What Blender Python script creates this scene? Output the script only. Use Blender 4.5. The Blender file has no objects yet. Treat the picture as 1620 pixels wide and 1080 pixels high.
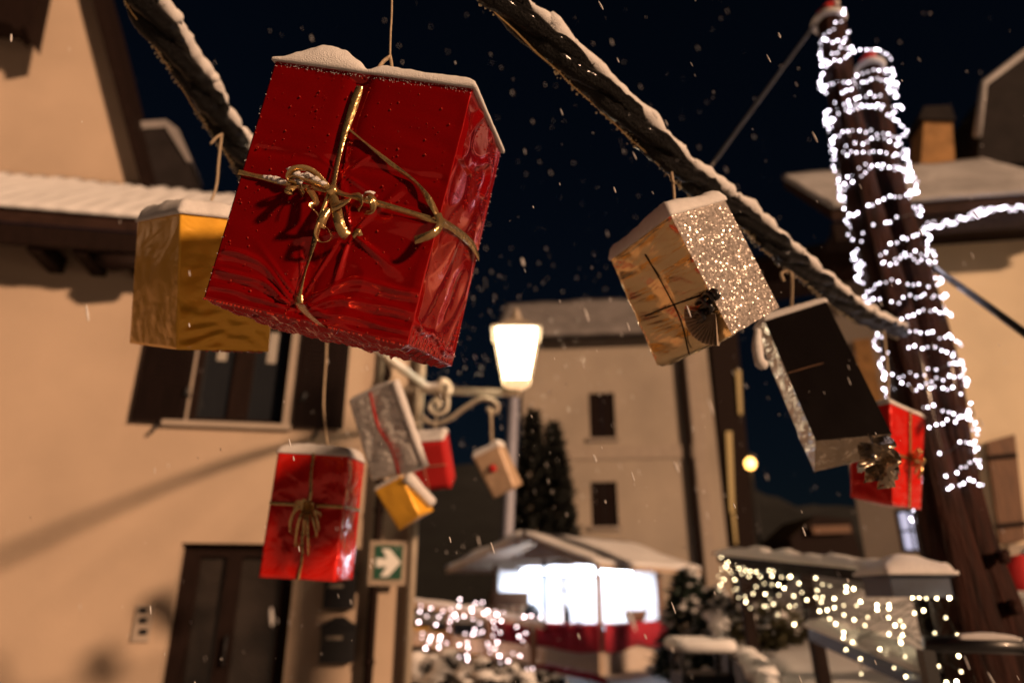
import bpy, bmesh, math, random
from mathutils import Vector, Matrix, noise
random.seed(7)
S = bpy.context.scene
R = math.radians
V = Vector

# ------------------------------------------------------------------ camera
PITCH = R(20.5); FPX = 1080.0
cam_d = bpy.data.cameras.new("camera"); cam = bpy.data.objects.new("camera", cam_d)
S.collection.objects.link(cam); S.camera = cam
cam.location = (0, 0, 1.6); cam.rotation_euler = (R(90) + PITCH, 0, 0)
cam_d.lens = 24; cam_d.sensor_width = 36; cam_d.clip_start = 0.05; cam_d.clip_end = 600
cam_d.dof.use_dof = True; cam_d.dof.focus_distance = 1.30
cam_d.dof.aperture_fstop = 1.6; cam_d.dof.aperture_blades = 0
# ------------------------------------------------------------------ sky and key light
SUN_DIR = V((-1.12, 0.95, -0.42)).normalized()          # direction the light travels
W = bpy.data.worlds.new("World"); S.world = W; W.use_nodes = True
wn = W.node_tree.nodes; bg = wn["Background"]
sky = wn.new("ShaderNodeTexSky"); sky.sky_type = 'NISHITA'; sky.sun_disc = False
sky.sun_elevation = R(18); sky.sun_rotation = R(135); sky.ozone_density = 5
W.node_tree.links.new(sky.outputs[0], bg.inputs[0]); bg.inputs[1].default_value = 0.0015
sd = bpy.data.lights.new("sun", 'SUN'); so = bpy.data.objects.new("sun", sd); S.collection.objects.link(so)
sd.energy = 3.55; sd.angle = R(3.5); sd.color = (1.0, 0.60, 0.35)
so.rotation_euler = SUN_DIR.to_track_quat('-Z', 'Y').to_euler(); so.location = (5, -5, 6)
S.view_settings.view_transform = 'Standard'; S.view_settings.look = 'None'
S.view_settings.exposure = 0.2; S.view_settings.gamma = 1.0
try:
    S.cycles.max_bounces = 6; S.cycles.diffuse_bounces = 3; S.cycles.glossy_bounces = 3
    S.cycles.transmission_bounces = 5; S.cycles.sample_clamp_indirect = 4; S.cycles.caustics_reflective = False
    S.cycles.use_denoising = True
except Exception: pass

CP, SP = math.cos(PITCH), math.sin(PITCH)
CAM = V((0, 0, 1.6))
def ray(px, py):
    dx = (px - 810) / FPX; dy = (540 - py) / FPX
    return V((dx, CP - dy * SP, SP + dy * CP))
def at(px, py, Y):
    r = ray(px, py); return CAM + r * (Y / r.y)
def hit(px, py, p, n):
    r = ray(px, py); return CAM + r * ((V(p) - CAM).dot(n) / r.dot(n))

# ------------------------------------------------------------------ mesh helpers
class MB:
    def __init__(s): s.v = []; s.f = []; s.sm = []
    def add(s, vs, fs, smooth=False):
        o = len(s.v); s.v += [V(x) for x in vs]
        for f in fs: s.f.append([i + o for i in f]); s.sm.append(smooth)
        return s
    def box(s, a, b, rot=None, c=None):
        a, b = V(a), V(b); vs = [V((x, y, z)) for z in (a.z, b.z) for y in (a.y, b.y) for x in (a.x, b.x)]
        if rot is not None: vs = [c + rot @ (q - c) for q in vs]
        return s.hexa(vs)
    def hexa(s, vs):
        return s.add(vs, [(0, 2, 3, 1), (4, 5, 7, 6), (0, 1, 5, 4), (1, 3, 7, 5), (3, 2, 6, 7), (2, 0, 4, 6)])
    def beam(s, p, q, w, h, up=V((0, 0, 1))):
        p, q = V(p), V(q); t = (q - p).normalized(); sd_ = t.cross(up)
        if sd_.length < 1e-4: sd_ = V((1, 0, 0))
        sd_.normalize(); u = sd_.cross(t)
        vs = [pt + sd_ * (w / 2 * a) + u * (h / 2 * b) for b in (-1, 1) for pt in (p, q) for a in (-1, 1)]
        return s.hexa(vs)
    def tube(s, pts, rad, n=8, cap=True, sq=1.0):
        pts = [V(p) for p in pts]; m = len(pts)
        rs = rad if isinstance(rad, (list, tuple)) else [rad] * m
        rings = []; prev = None
        for i in range(m):
            t = (pts[min(i + 1, m - 1)] - pts[max(i - 1, 0)])
            if t.length < 1e-9: t = V((0, 0, 1))
            t.normalize()
            if prev is None:
                a = V((0, 0, 1)) if abs(t.z) < .9 else V((1, 0, 0)); x = t.cross(a).normalized()
            else:
                x = (prev - t * prev.dot(t)).normalized()
            prev = x; y = t.cross(x)
            rings.append([pts[i] + (x * math.cos(k * 2 * math.pi / n) + y * math.sin(k * 2 * math.pi / n) * sq) * rs[i] for k in range(n)])
        vs = [q for r in rings for q in r]; fs = []
        for i in range(m - 1):
            for k in range(n):
                fs.append((i * n + k, i * n + (k + 1) % n, (i + 1) * n + (k + 1) % n, (i + 1) * n + k))
        if cap: fs += [tuple(range(n))[::-1], tuple((m - 1) * n + k for k in range(n))]
        return s.add(vs, fs, True)
    def ball(s, c, r, n=6, m=4, sc=(1, 1, 1), jit=0, nrm=None):
        c = V(c); vs = []; fs = []
        q = V((0, 0, 1)).rotation_difference(nrm) if nrm is not None else None
        for i in range(m + 1):
            th = math.pi * i / m
            for k in range(n):
                ph = 2 * math.pi * k / n
                d = V((math.sin(th) * math.cos(ph) * sc[0], math.sin(th) * math.sin(ph) * sc[1], math.cos(th) * sc[2]))
                if q is not None: d = q @ d
                rr = r * (1 + jit * noise.noise((c + d * 1.3) * 7.0)) if jit else r
                vs.append(c + d * rr)
        for i in range(m):
            for k in range(n):
                fs.append((i * n + k, (i + 1) * n + k, (i + 1) * n + (k + 1) % n, i * n + (k + 1) % n))
        return s.add(vs, fs, True)
    def prism(s, poly, d):                                   # extrude a planar polygon by vector d
        poly = [V(p) for p in poly]; n = len(poly)
        return s.add(poly + [p + V(d) for p in poly], [tuple(range(n)), tuple(range(2 * n - 1, n - 1, -1))] +
                     [(i, i + n, (i + 1) % n + n, (i + 1) % n) for i in range(n)])
    def lathe(s, prof, c, axis=V((0, 0, 1)), n=12):
        c = V(c); q = V((0, 0, 1)).rotation_difference(axis); vs = []; fs = []; m = len(prof)
        for r, z in prof:
            for k in range(n): vs.append(c + q @ V((r * math.cos(2 * math.pi * k / n), r * math.sin(2 * math.pi * k / n), z)))
        for i in range(m - 1):
            for k in range(n): fs.append((i * n + k, i * n + (k + 1) % n, (i + 1) * n + (k + 1) % n, (i + 1) * n + k))
        fs += [tuple(range(n))[::-1], tuple((m - 1) * n + k for k in range(n))]
        return s.add(vs, fs, True)
    def build(s, name, mat, parent=None, weld=False, smooth=None):
        o0 = V(parent_world(parent)) if parent else V((0, 0, 0))
        if parent is None:
            lo = V([min(q[i] for q in s.v) for i in range(3)]); hi = V([max(q[i] for q in s.v) for i in range(3)])
            o0 = V(((lo.x + hi.x) / 2, (lo.y + hi.y) / 2, lo.z))
        me = bpy.data.meshes.new(name); me.from_pydata([q - o0 for q in s.v], [], s.f)
        bm = bmesh.new(); bm.from_mesh(me)
        if weld: bmesh.ops.remove_doubles(bm, verts=bm.verts, dist=1e-5)
        for i, f in enumerate(bm.faces): f.smooth = (smooth if smooth is not None else (s.sm[i] if not weld and i < len(s.sm) else bool(s.sm and s.sm[0])))
        bmesh.ops.recalc_face_normals(bm, faces=bm.faces)
        bm.to_mesh(me); bm.free()
        o = bpy.data.objects.new(name, me); S.collection.objects.link(o)
        me.materials.append(mat)
        if parent is None: o.location = o0
        else: o.parent = parent
        return o
def parent_world(o):
    p = V(o.location)
    while o.parent: o = o.parent; p += V(o.location)
    return p
def tag(o, label=None, cat=None, group=None, kind=None):
    if label: o['label'] = label
    if cat: o['category'] = cat
    if group: o['group'] = group
    if kind: o['kind'] = kind
    return o
def thing(name, loc, label, cat, group=None):
    o = bpy.data.objects.new(name, None); S.collection.objects.link(o); o.location = loc
    o.empty_display_size = .2
    return tag(o, label, cat, group)
def smooth_path(pts, n=8):                                   # Catmull-Rom
    pts = [V(p) for p in pts]; P = [pts[0] * 2 - pts[1]] + pts + [pts[-1] * 2 - pts[-2]]; out = []
    for i in range(1, len(P) - 2):
        for k in range(n):
            t = k / n; a, b, c, d = P[i - 1], P[i], P[i + 1], P[i + 2]
            out.append(.5 * ((2 * b) + (c - a) * t + (2 * a - 5 * b + 4 * c - d) * t * t + (3 * b - a - 3 * c + d) * t ** 3))
    out.append(pts[-1]); return out

# ------------------------------------------------------------------ materials
def new_mat(name):
    m = bpy.data.materials.new(name); m.use_nodes = True; return m, m.node_tree.nodes, m.node_tree.links, m.node_tree.nodes["Principled BSDF"]
def mat(name, col, rough=.8, metal=0, var=.15, vscale=4, bump=0, bscale=40, spec=.5, coat=0, stretch=None, col2=None, detail=4, sss=0):
    m, N, L, p = new_mat(name)
    p.inputs['Roughness'].default_value = rough; p.inputs['Metallic'].default_value = metal
    p.inputs['Specular IOR Level'].default_value = spec; p.inputs['Coat Weight'].default_value = coat
    p.inputs['Coat Roughness'].default_value = .08
    tc = N.new("ShaderNodeTexCoord"); mp = N.new("ShaderNodeMapping"); L.new(tc.outputs['Object'], mp.inputs[0])
    if stretch: mp.inputs['Scale'].default_value = stretch
    nz = N.new("ShaderNodeTexNoise"); nz.inputs['Scale'].default_value = vscale; nz.inputs['Detail'].default_value = detail
    L.new(mp.outputs[0], nz.inputs['Vector'])
    mr = N.new("ShaderNodeMapRange"); mr.inputs[1].default_value = .3; mr.inputs[2].default_value = .7
    L.new(nz.outputs[0], mr.inputs[0])
    mx = N.new("ShaderNodeMix"); mx.data_type = 'RGBA'; c2 = col2 or tuple(x * (1 - 2 * var) for x in col)
    L.new(mr.outputs[0], mx.inputs[0]); mx.inputs[6].default_value = (*c2, 1); mx.inputs[7].default_value = (*col, 1)
    L.new(mx.outputs[2], p.inputs['Base Color'])
    if sss:
        p.inputs['Subsurface Weight'].default_value = sss; p.inputs['Subsurface Radius'].default_value = (1, 1, 1); p.inputs['Subsurface Scale'].default_value = .01
    if bump:
        n2 = N.new("ShaderNodeTexNoise"); n2.inputs['Scale'].default_value = bscale; n2.inputs['Detail'].default_value = 6
        L.new(mp.outputs[0], n2.inputs['Vector'])
        b = N.new("ShaderNodeBump"); b.inputs['Strength'].default_value = min(1, bump); b.inputs['Distance'].default_value = .02 * bump
        L.new(n2.outputs[0], b.inputs['Height']); L.new(b.outputs[0], p.inputs['Normal'])
    return m
def foil(name, col, metal=.6, rough=.22, cscale=9, cstr=.35, cdist=.02, stretch=(1, 1, 1), rot=(0, 0, 0), coat=.6, fine=90, spec=.5):
    m, N, L, p = new_mat(name)
    p.inputs['Base Color'].default_value = (*col, 1); p.inputs['Metallic'].default_value = metal; p.inputs['Roughness'].default_value = rough; p.inputs['Specular IOR Level'].default_value = spec
    p.inputs['Coat Weight'].default_value = coat; p.inputs['Coat Roughness'].default_value = .06
    tc = N.new("ShaderNodeTexCoord"); mp = N.new("ShaderNodeMapping"); L.new(tc.outputs['Object'], mp.inputs[0])
    mp.inputs['Scale'].default_value = stretch; mp.inputs['Rotation'].default_value = rot
    n1 = N.new("ShaderNodeTexNoise"); n1.inputs['Scale'].default_value = cscale; n1.inputs['Detail'].default_value = 3; n1.inputs['Distortion'].default_value = 1.2
    vo = N.new("ShaderNodeTexVoronoi"); vo.feature = 'DISTANCE_TO_EDGE'; vo.inputs['Scale'].default_value = cscale * 1.4
    n3 = N.new("ShaderNodeTexNoise"); n3.inputs['Scale'].default_value = fine; n3.inputs['Detail'].default_value = 2
    for n_ in (n1, vo, n3): L.new(mp.outputs[0], n_.inputs['Vector'])
    a = N.new("ShaderNodeMath"); a.operation = 'MULTIPLY'; a.inputs[1].default_value = .35; L.new(vo.outputs['Distance'], a.inputs[0])
    b_ = N.new("ShaderNodeMath"); b_.operation = 'ADD'; L.new(n1.outputs[0], b_.inputs[0]); L.new(a.outputs[0], b_.inputs[1])
    c_ = N.new("ShaderNodeMath"); c_.operation = 'MULTIPLY_ADD'; L.new(n3.outputs[0], c_.inputs[0]); c_.inputs[1].default_value = .03; L.new(b_.outputs[0], c_.inputs[2])
    bu = N.new("ShaderNodeBump"); bu.inputs['Strength'].default_value = cstr; bu.inputs['Distance'].default_value = cdist
    L.new(c_.outputs[0], bu.inputs['Height']); L.new(bu.outputs[0], p.inputs['Normal']); L.new(bu.outputs[0], p.inputs['Coat Normal'])
    return m
def glow(name, col, strength, base=.8):
    m, N, L, p = new_mat(name)
    p.inputs['Base Color'].default_value = (base, base, base, 1)
    p.inputs['Emission Color'].default_value = (*col, 1); p.inputs['Emission Strength'].default_value = strength
    return m
def glitter(name, col, scale=320):
    m, N, L, p = new_mat(name)
    tc = N.new("ShaderNodeTexCoord"); vo = N.new("ShaderNodeTexVoronoi"); vo.inputs['Scale'].default_value = scale
    L.new(tc.outputs['Object'], vo.inputs['Vector'])
    sub = N.new("ShaderNodeVectorMath"); sub.operation = 'SUBTRACT'; L.new(vo.outputs['Color'], sub.inputs[0]); sub.inputs[1].default_value = (.5, .5, .5)
    sc = N.new("ShaderNodeVectorMath"); sc.operation = 'SCALE'; L.new(sub.outputs[0], sc.inputs[0]); sc.inputs['Scale'].default_value = 1.5
    g = N.new("ShaderNodeNewGeometry"); ad = N.new("ShaderNodeVectorMath"); ad.operation = 'ADD'; L.new(g.outputs['Normal'], ad.inputs[0]); L.new(sc.outputs[0], ad.inputs[1])
    no = N.new("ShaderNodeVectorMath"); no.operation = 'NORMALIZE'; L.new(ad.outputs[0], no.inputs[0]); L.new(no.outputs[0], p.inputs['Normal'])
    p.inputs['Metallic'].default_value = .6; p.inputs['Roughness'].default_value = .3
    nz = N.new("ShaderNodeTexNoise"); nz.inputs['Scale'].default_value = 14; L.new(tc.outputs['Object'], nz.inputs['Vector'])
    mx = N.new("ShaderNodeMix"); mx.data_type = 'RGBA'; L.new(nz.outputs[0], mx.inputs[0])
    mx.inputs[6].default_value = (*[c * .55 for c in col], 1); mx.inputs[7].default_value = (*col, 1); L.new(mx.outputs[2], p.inputs['Base Color'])
    return m
def bulbmat(name, col, strength):
    m = glow(name, col, strength); N, L = m.node_tree.nodes, m.node_tree.links; p = N["Principled BSDF"]
    oi = N.new("ShaderNodeObjectInfo"); ge = N.new("ShaderNodeNewGeometry"); ad = N.new("ShaderNodeMath"); ad.operation = 'ADD'
    L.new(oi.outputs['Random'], ad.inputs[0]); L.new(ge.outputs['Random Per Island'], ad.inputs[1])
    fr = N.new("ShaderNodeMath"); fr.operation = 'FRACT'; L.new(ad.outputs[0], fr.inputs[0])
    pw = N.new("ShaderNodeMath"); pw.operation = 'POWER'; L.new(fr.outputs[0], pw.inputs[0]); pw.inputs[1].default_value = 1.6
    mr = N.new("ShaderNodeMapRange"); L.new(pw.outputs[0], mr.inputs[0]); mr.inputs[3].default_value = strength * .18; mr.inputs[4].default_value = strength * 1.5
    L.new(mr.outputs[0], p.inputs['Emission Strength']); return m
M = {}
M['stucco'] = mat('stucco_ochre', (.57, .435, .325), .95, var=.10, vscale=.9, detail=9, bump=.5, bscale=60)
M['stucco_r'] = mat('stucco_cream', (.90, .76, .56), .95, var=.07, vscale=1.6, bump=.5, bscale=60)
M['stucco_far'] = mat('stucco_far', (.46, .39, .32), .95, var=.12, vscale=.5, bump=.4, bscale=30)
M['stucco_grey'] = mat('stucco_grey', (.34, .29, .25), .95, var=.1, vscale=.8, bump=.4, bscale=30)
M['trim'] = mat('pale_trim', (.42, .35, .29), .8, var=.06)
M['snow'] = mat('snow', (.84, .82, .82), .8, var=.05, vscale=60, bump=.5, bscale=420, sss=.15)
M['snow_far'] = mat('snow_far', (.80, .80, .82), .85, var=.04, vscale=3, bump=.6, bscale=12)
M['greysnow'] = mat('grey_snow', (.27, .25, .25), .9, var=.2, vscale=1.5, bump=1, bscale=6)  # snow in a darker grey tone
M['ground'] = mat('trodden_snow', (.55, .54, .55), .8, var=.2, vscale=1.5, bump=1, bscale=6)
M['dwood'] = mat('dark_wood', (.018, .009, .007), .75, spec=.12, var=.25, vscale=9, stretch=(6, 6, .6), bump=.3, bscale=30)
M['shutter'] = mat('shutter_wood', (.014, .007, .006), .75, spec=.12, var=.25, vscale=6, stretch=(5, 5, .5), bump=.4, bscale=20)
M['bwood'] = mat('brown_wood', (.20, .095, .045), .65, var=.25, vscale=6, stretch=(6, 6, .6), bump=.3, bscale=30)
M['pwood'] = mat('pine_boards', (.55, .42, .32), .7, var=.15, vscale=6, stretch=(1, 1, 8), bump=.3, bscale=20)
M['bark'] = mat('bark', (.045, .013, .008), .7, spec=.12, var=.42, vscale=9, stretch=(3, 3, .35), bump=1, bscale=22, coat=.05)
M['metal'] = mat('dark_metal', (.03, .03, .033), .45, metal=.4, var=.1)
M['iron'] = mat('painted_iron', (.45, .38, .30), .5, var=.1)
M['black'] = mat('black_enamel', (.012, .012, .014), .35, var=.1, coat=.3)
M['glass'] = mat('window_glass', (.02, .022, .026), .06, var=.05, spec=.8)
M['curtain'] = mat('curtain', (.45, .42, .38), .9, var=.15, vscale=30, stretch=(4, 4, .2))
M['chim'] = mat('chimney_render', (.50, .27, .10), .9, var=.2, vscale=5, bump=.5)
M['tile'] = mat('roof_tile', (.04, .02, .015), .8, spec=.15, var=.2, vscale=8, bump=.5)
M['green'] = mat('sign_green', (.012, .075, .045), .4, var=.05)
M['white'] = mat('white_paint', (.78, .77, .74), .6, var=.04)
M['palepole'] = mat('pale_pole', (.34, .35, .44), .5, var=.06)
M['garland'] = mat('garland_green', (.009, .008, .008), .5, var=.3, vscale=60, bump=1, bscale=160, spec=.1, coat=.25)
M['wire'] = mat('dark_wire', (.02, .022, .02), .5)
M['string'] = mat('jute_string', (.55, .42, .28), .8, var=.2, vscale=200)
M['ribbon'] = foil('gold_ribbon', (.72, .50, .22), .85, .25, 30, .5, .006, coat=.3, fine=200)
M['bead'] = mat('gold_bead', (1, .86, .55), .12, metal=.1, var=.05)
M['red'] = foil('red_foil', (.50, .004, .004), .62, .15, 2.2, .16, .02, stretch=(1, 1, 2.4), rot=(.1, .2, 0), fine=14)
M['red2'] = foil('red_foil_small', (.85, .018, .010), .25, .2, 6, .6, .03)
M['gold'] = foil('gold_foil', (1, .52, .05), .25, .26, 4, .35, .02, stretch=(1, 1, 2), coat=0)
M['stripe'] = foil('champagne_foil', (.85, .62, .32), .80, .2, 3, .55, .05, stretch=(.6, .6, 4), rot=(.25, .5, 0))
M['silver'] = foil('silver_foil', (.95, .92, .88), .18, .25, 9, .8, .03, stretch=(1, 1, 2.5))
M['blackfoil'] = foil('black_paper', (.006, .004, .004), .0, .5, 6, .2, .01, coat=0, spec=.15)
M['glit'] = glitter('silver_glitter', (1, .88, .80))
M['fan'] = foil('fan_foil', (.75, .62, .48), .2, .25, 9, .3, .01)
M['dsilver'] = foil('dark_silver_foil', (.42, .34, .25), .92, .2, 7, .9, .04)
M['cream'] = foil('cream_paper', (.60, .42, .28), .1, .4, 8, .4, .02, coat=.2)
M['redcloth'] = mat('red_cloth', (.40, .012, .035), .8, var=.15, vscale=6, bump=.5, bscale=8)
M['redfelt'] = mat('red_felt', (.55, .01, .01), .8, var=.1)
M['whitefelt'] = mat('white_plush', (.8, .78, .75), .9, var=.05, bump=1, bscale=90)
M['leaf'] = mat('conifer_leaf', (.035, .06, .045), .7, var=.3, vscale=8)
M['cypress'] = mat('cypress_leaf', (.012, .015, .012), .8, var=.3, vscale=5)
M['hill'] = mat('forested_hill', (.006, .007, .006), 1, var=.4, vscale=.3, bump=1, bscale=2)
M['stone'] = mat('stone_wall', (.20, .20, .21), .9, var=.3, vscale=7, bump=1, bscale=9)
M['plastic'] = mat('blue_grey_plastic', (.035, .055, .10), .35, var=.25, vscale=9)
M['yellowc'] = mat('yellow_wood', (.85, .50, .10), .6)
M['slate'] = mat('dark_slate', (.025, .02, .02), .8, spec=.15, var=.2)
M['bulb_c'] = bulbmat('bulb_cold', (.96, .86, 1), 11)
M['bulb_w'] = bulbmat('bulb_warm', (1, .78, .44), 26)
M['bulb_f'] = bulbmat('bulb_far', (1, .74, .76), 22)
M['lamp'] = glow('lamp_glass', (1, .78, .50), 20)
M['lampb'] = glow('frosted_lamp_base', (1, .60, .28), .9)
M['lamp2'] = glow('far_lamp_glass', (1, .50, .11), 6)
M['tube'] = glow('strip_light', (.80, .88, 1), 21)
M['litwin'] = glow('lit_window', (.62, .60, .80), .8)
M['yellowwin'] = glow('yellow_lit_window', (1, .45, .07), .30, .12)
def water():
    m, N, L, p = new_mat('water'); p.inputs['Transmission Weight'].default_value = .35; p.inputs['Roughness'].default_value = .03
    p.inputs['IOR'].default_value = 1.5; p.inputs['Base Color'].default_value = (.50, .035, .02, 1); p.inputs['Coat Weight'].default_value = .5; return m
M['water'] = water()

# ------------------------------------------------------------------ the setting
g = MB(); n = 60; xs = [-300 + 600 * i / n for i in range(n + 1)]; ys = [-100 + 400 * (i / n) for i in range(n + 1)]
g.add([(x, y, .05 * noise.noise(V((x * .3, y * .3, 0)))) for y in ys for x in xs],
      [(j * (n + 1) + i, j * (n + 1) + i + 1, (j + 1) * (n + 1) + i + 1, (j + 1) * (n + 1) + i) for j in range(n) for i in range(n)], True)
tag(g.build('ground', M['ground']), kind='structure')
h = MB(); nn = 80; rows = 10; vs = []
for j in range(rows + 1):
    for i in range(nn + 1):
        x = -160 + 320 * i / nn; y = 75 + j * 9; top = 34 + 14 * noise.noise(V((x * .02, 3, 0))) - abs(x + 10) * .12
        z = top * (j / rows) ** .8 + 4 * noise.noise(V((x * .15, y * .15, 1))) * (j > 0) - (.5 if j == 0 else 0)
        vs.append((x, y, z))
h.add(vs, [(j * (nn + 1) + i, j * (nn + 1) + i + 1, (j + 1) * (nn + 1) + i + 1, (j + 1) * (nn + 1) + i) for j in range(rows) for i in range(nn)], True)
tag(h.build('hills', M['hill']), kind='structure')

# a vertical wall plane through two image columns; u runs along it to the right, n looks at the street
class Plane:
    def __init__(s, a, b):
        s.o = V((a.x, a.y, 0)); s.u = V((b.x - a.x, b.y - a.y, 0)).normalized(); s.n = V((s.u.y, -s.u.x, 0))
    def uz(s, px, py):
        h_ = hit(px, py, s.o, s.n); return ((h_ - s.o).dot(s.u), h_.z)
    def p(s, u, z, off=0): return s.o + s.u * u + V((0, 0, z)) + s.n * off
    def box(s, mb, u0, u1, z0, z1, a, b):
        vs = [s.p(u, z, o_) for z in (z0, z1) for o_ in (a, b) for u in (u0, u1)]
        return mb.hexa(vs)
    def pbox(s, mb, x0, y0, x1, y1, a, b):                  # corners in image columns, measured on the wall plane
        u0, z1 = s.uz(x0, y0); u1, z0 = s.uz(x1, y1); return s.box(mb, u0, u1, z0, z1, a, b)
    def wall(s, u0, u1, z0, z1, holes, t):
        mb = MB(); us = sorted({u0, u1, *[h_[0] for h_ in holes], *[h_[1] for h_ in holes]}); zs = sorted({z0, z1, *[h_[2] for h_ in holes], *[h_[3] for h_ in holes]})
        us = [u for u in us if u0 <= u <= u1]; zs = [z for z in zs if z0 <= z <= z1]
        solid = {}
        for i in range(len(us) - 1):
            for j in range(len(zs) - 1):
                cu, cz = (us[i] + us[i + 1]) / 2, (zs[j] + zs[j + 1]) / 2
                solid[i, j] = not any(h_[0] < cu < h_[1] and h_[2] < cz < h_[3] for h_ in holes)
        for (i, j), ok in solid.items():
            if not ok: continue
            a, b, c, d = us[i], us[i + 1], zs[j], zs[j + 1]
            mb.add([s.p(a, c), s.p(b, c), s.p(b, d), s.p(a, d)], [(0, 1, 2, 3)]); mb.add([s.p(a, c, -t), s.p(b, c, -t), s.p(b, d, -t), s.p(a, d, -t)], [(3, 2, 1, 0)])
            for (di, dj, e) in ((-1, 0, (a, c, a, d)), (1, 0, (b, c, b, d)), (0, -1, (a, c, b, c)), (0, 1, (a, d, b, d))):
                if not solid.get((i + di, j + dj), False):
                    mb.add([s.p(e[0], e[1]), s.p(e[2], e[3]), s.p(e[2], e[3], -t), s.p(e[0], e[1], -t)], [(0, 1, 2, 3)])
        return mb
def bank(mb, quad, nu, nv, hfun, down):                      # a snow layer on a quad: lumpy top, closed sides
    a, b, c, d = [V(q) for q in quad]; top = []; bot = []
    for j in range(nv + 1):
        for i in range(nu + 1):
            u, v = i / nu, j / nv; p = a * (1 - u) * (1 - v) + b * u * (1 - v) + c * u * v + d * (1 - u) * v
            top.append(p + hfun(u, v, p)); bot.append(p + down)
    fs = []; W_ = nu + 1; o = len(top)
    for j in range(nv):
        for i in range(nu):
            q = (j * W_ + i, j * W_ + i + 1, (j + 1) * W_ + i + 1, (j + 1) * W_ + i); fs.append(q); fs.append(tuple(x + o for x in q[::-1]))
    ring = [i for i in range(W_)] + [j * W_ + nu for j in range(1, nv + 1)] + [nv * W_ + i for i in range(nu - 1, -1, -1)] + [j * W_ for j in range(nv - 1, 0, -1)]
    for k in range(len(ring)):
        x, y = ring[k], ring[(k + 1) % len(ring)]; fs.append((x, x + o, y + o, y))
    return mb.add(top + bot, fs, True)
def edge(u, v, w=.12): return min(1, min(u, 1 - u, v, 1 - v) / w) ** .5

# ------------------------------------------------------------------ left house
PL = Plane(at(0, 700, 6.55), at(665, 700, 7.25))
uw = lambda px: PL.uz(px, 700)[0]
corner = PL.uz(666, 700)[0]
house = thing('house', PL.p(corner / 2, 0), 'ochre rendered house on the left with snowy tiled eave and dark shutters', 'house')
wu0, wz1 = PL.uz(318, 500); wu1, wz0 = PL.uz(446, 672)
du0, dz1 = PL.uz(287, 858); du1, _ = PL.uz(470, 862)
eave_z = PL.uz(100, 372)[1]
wb = PL.wall(-4.5, corner, -.1, eave_z, [(wu0, wu1, wz0, wz1), (du0, du1, -.2, dz1)], .35)
wb.build('wall', M['stucco'], house)
sb = MB(); B1 = PL.p(corner, 0, -.353)                       # side and back walls
sb.hexa([B1 - PL.n * y + PL.u * x + V((0, 0, z)) for z in (-.1, eave_z) for y in (0, 5.2) for x in (-.3 - y * .04, 0 - y * .04)]); sb.build('side_wall', M['stucco'], house)
# eave roof with snow on the tiles
roof = MB(); ue0, ue1 = -4.6, corner + .45
e_off = .55; ez = PL.uz(100, 350)[1]
def reave(u, o_, z): return PL.p(u, z, o_)
E0 = hit(60, 335, PL.o + PL.n * .6, PL.n).z; back_off = -1.15
T0 = hit(100, 292, PL.o + PL.n * back_off, PL.n).z
roof.hexa([reave(u, o_, z) for z_, zz in ((-.14, 0), (0, 0)) for (o_, z) in ((.6, E0 + z_), (back_off, T0 + z_)) for u in (ue0, ue1)])
roof.build('roof', M['tile'], house)
sn = MB(); nu = 220; nv = 10
def tile_h(u, v, p):
    uu = u * (ue1 - ue0); return V((0, 0, .03 + .035 * abs(math.sin(uu * math.pi / .21)) + .04 * noise.noise(p * 2.0) + .05 * min(1, v * 3))) * (1 if v > 0 else .8)
bank(sn, [reave(ue0, .64, E0 + .0), reave(ue1, .64, E0), reave(ue1, back_off, T0), reave(ue0, back_off, T0)], nu, nv, tile_h, V((0, 0, .002)))
sn.build('roof_snow', M['snow_far'], house)
fz = MB(); fz.hexa([reave(u, o_, z) for z in (E0 - .36, E0 - .143) for o_ in (.52, .58) for u in (ue0, ue1)])
fz.build('fascia', M['dwood'], house)
for px in (20, 95, 172, 250, 330, 420, 510, 600):
    u = uw(px); r_ = MB(); PL.box(r_, u - .07, u + .07, E0 - .40, E0 - .22, 0.003, .515); r_.build('rafter', M['dwood'], house)
u = uw(165); r_ = MB(); r_.tube([PL.p(uw(128), E0 - .42, .5), PL.p(uw(150), E0 - .46, .5), PL.p(uw(205), E0 - .42, .52)], [.05, .09, .07], 10); r_.build('gutter_end', M['dwood'], house)
# upper gable set back above the eave
PU = Plane(PL.p(-4.5, 0, back_off - .05), PL.p(corner, 0, back_off - .05))
def pu(px, py, off=0): return hit(px, py, PU.o + PU.n * off, PU.n)
up = MB(); up.prism([pu(-120, 330), pu(228, 310), pu(145, -5), pu(92, -200), pu(-120, -400)], -PU.n * .3); up.build('upper_wall', M['stucco'], house)
rk = MB(); rk.prism([pu(228, 312, .25), pu(240, 310, .25), pu(163, -8, .25), pu(108, -205, .25), pu(96, -200, .25), pu(144, -5, .25)], -PU.n * .9); rk.build('rake_board', M['dwood'], house)
je = MB(); je.prism([pu(-60, -60, .6), pu(72, -60, .6), pu(46, 62, .6), pu(38, 42, .6), pu(24, 48, .6), pu(14, 36, .6), pu(-60, 30, .6)], -PU.n * .3); je.build('eave_bracket', M['dwood'], house)
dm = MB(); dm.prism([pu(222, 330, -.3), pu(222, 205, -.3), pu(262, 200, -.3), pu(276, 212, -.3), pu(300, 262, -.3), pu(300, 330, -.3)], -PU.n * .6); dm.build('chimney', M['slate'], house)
ds = MB(); ds.prism([pu(220, 204, -.27), pu(222, 192, -.27), pu(262, 189, -.27), pu(282, 204, -.27), pu(304, 256, -.27), pu(296, 256, -.27), pu(262, 201, -.27)], -PU.n * .66); ds.build('chimney_snow', M['greysnow'], house)
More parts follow.
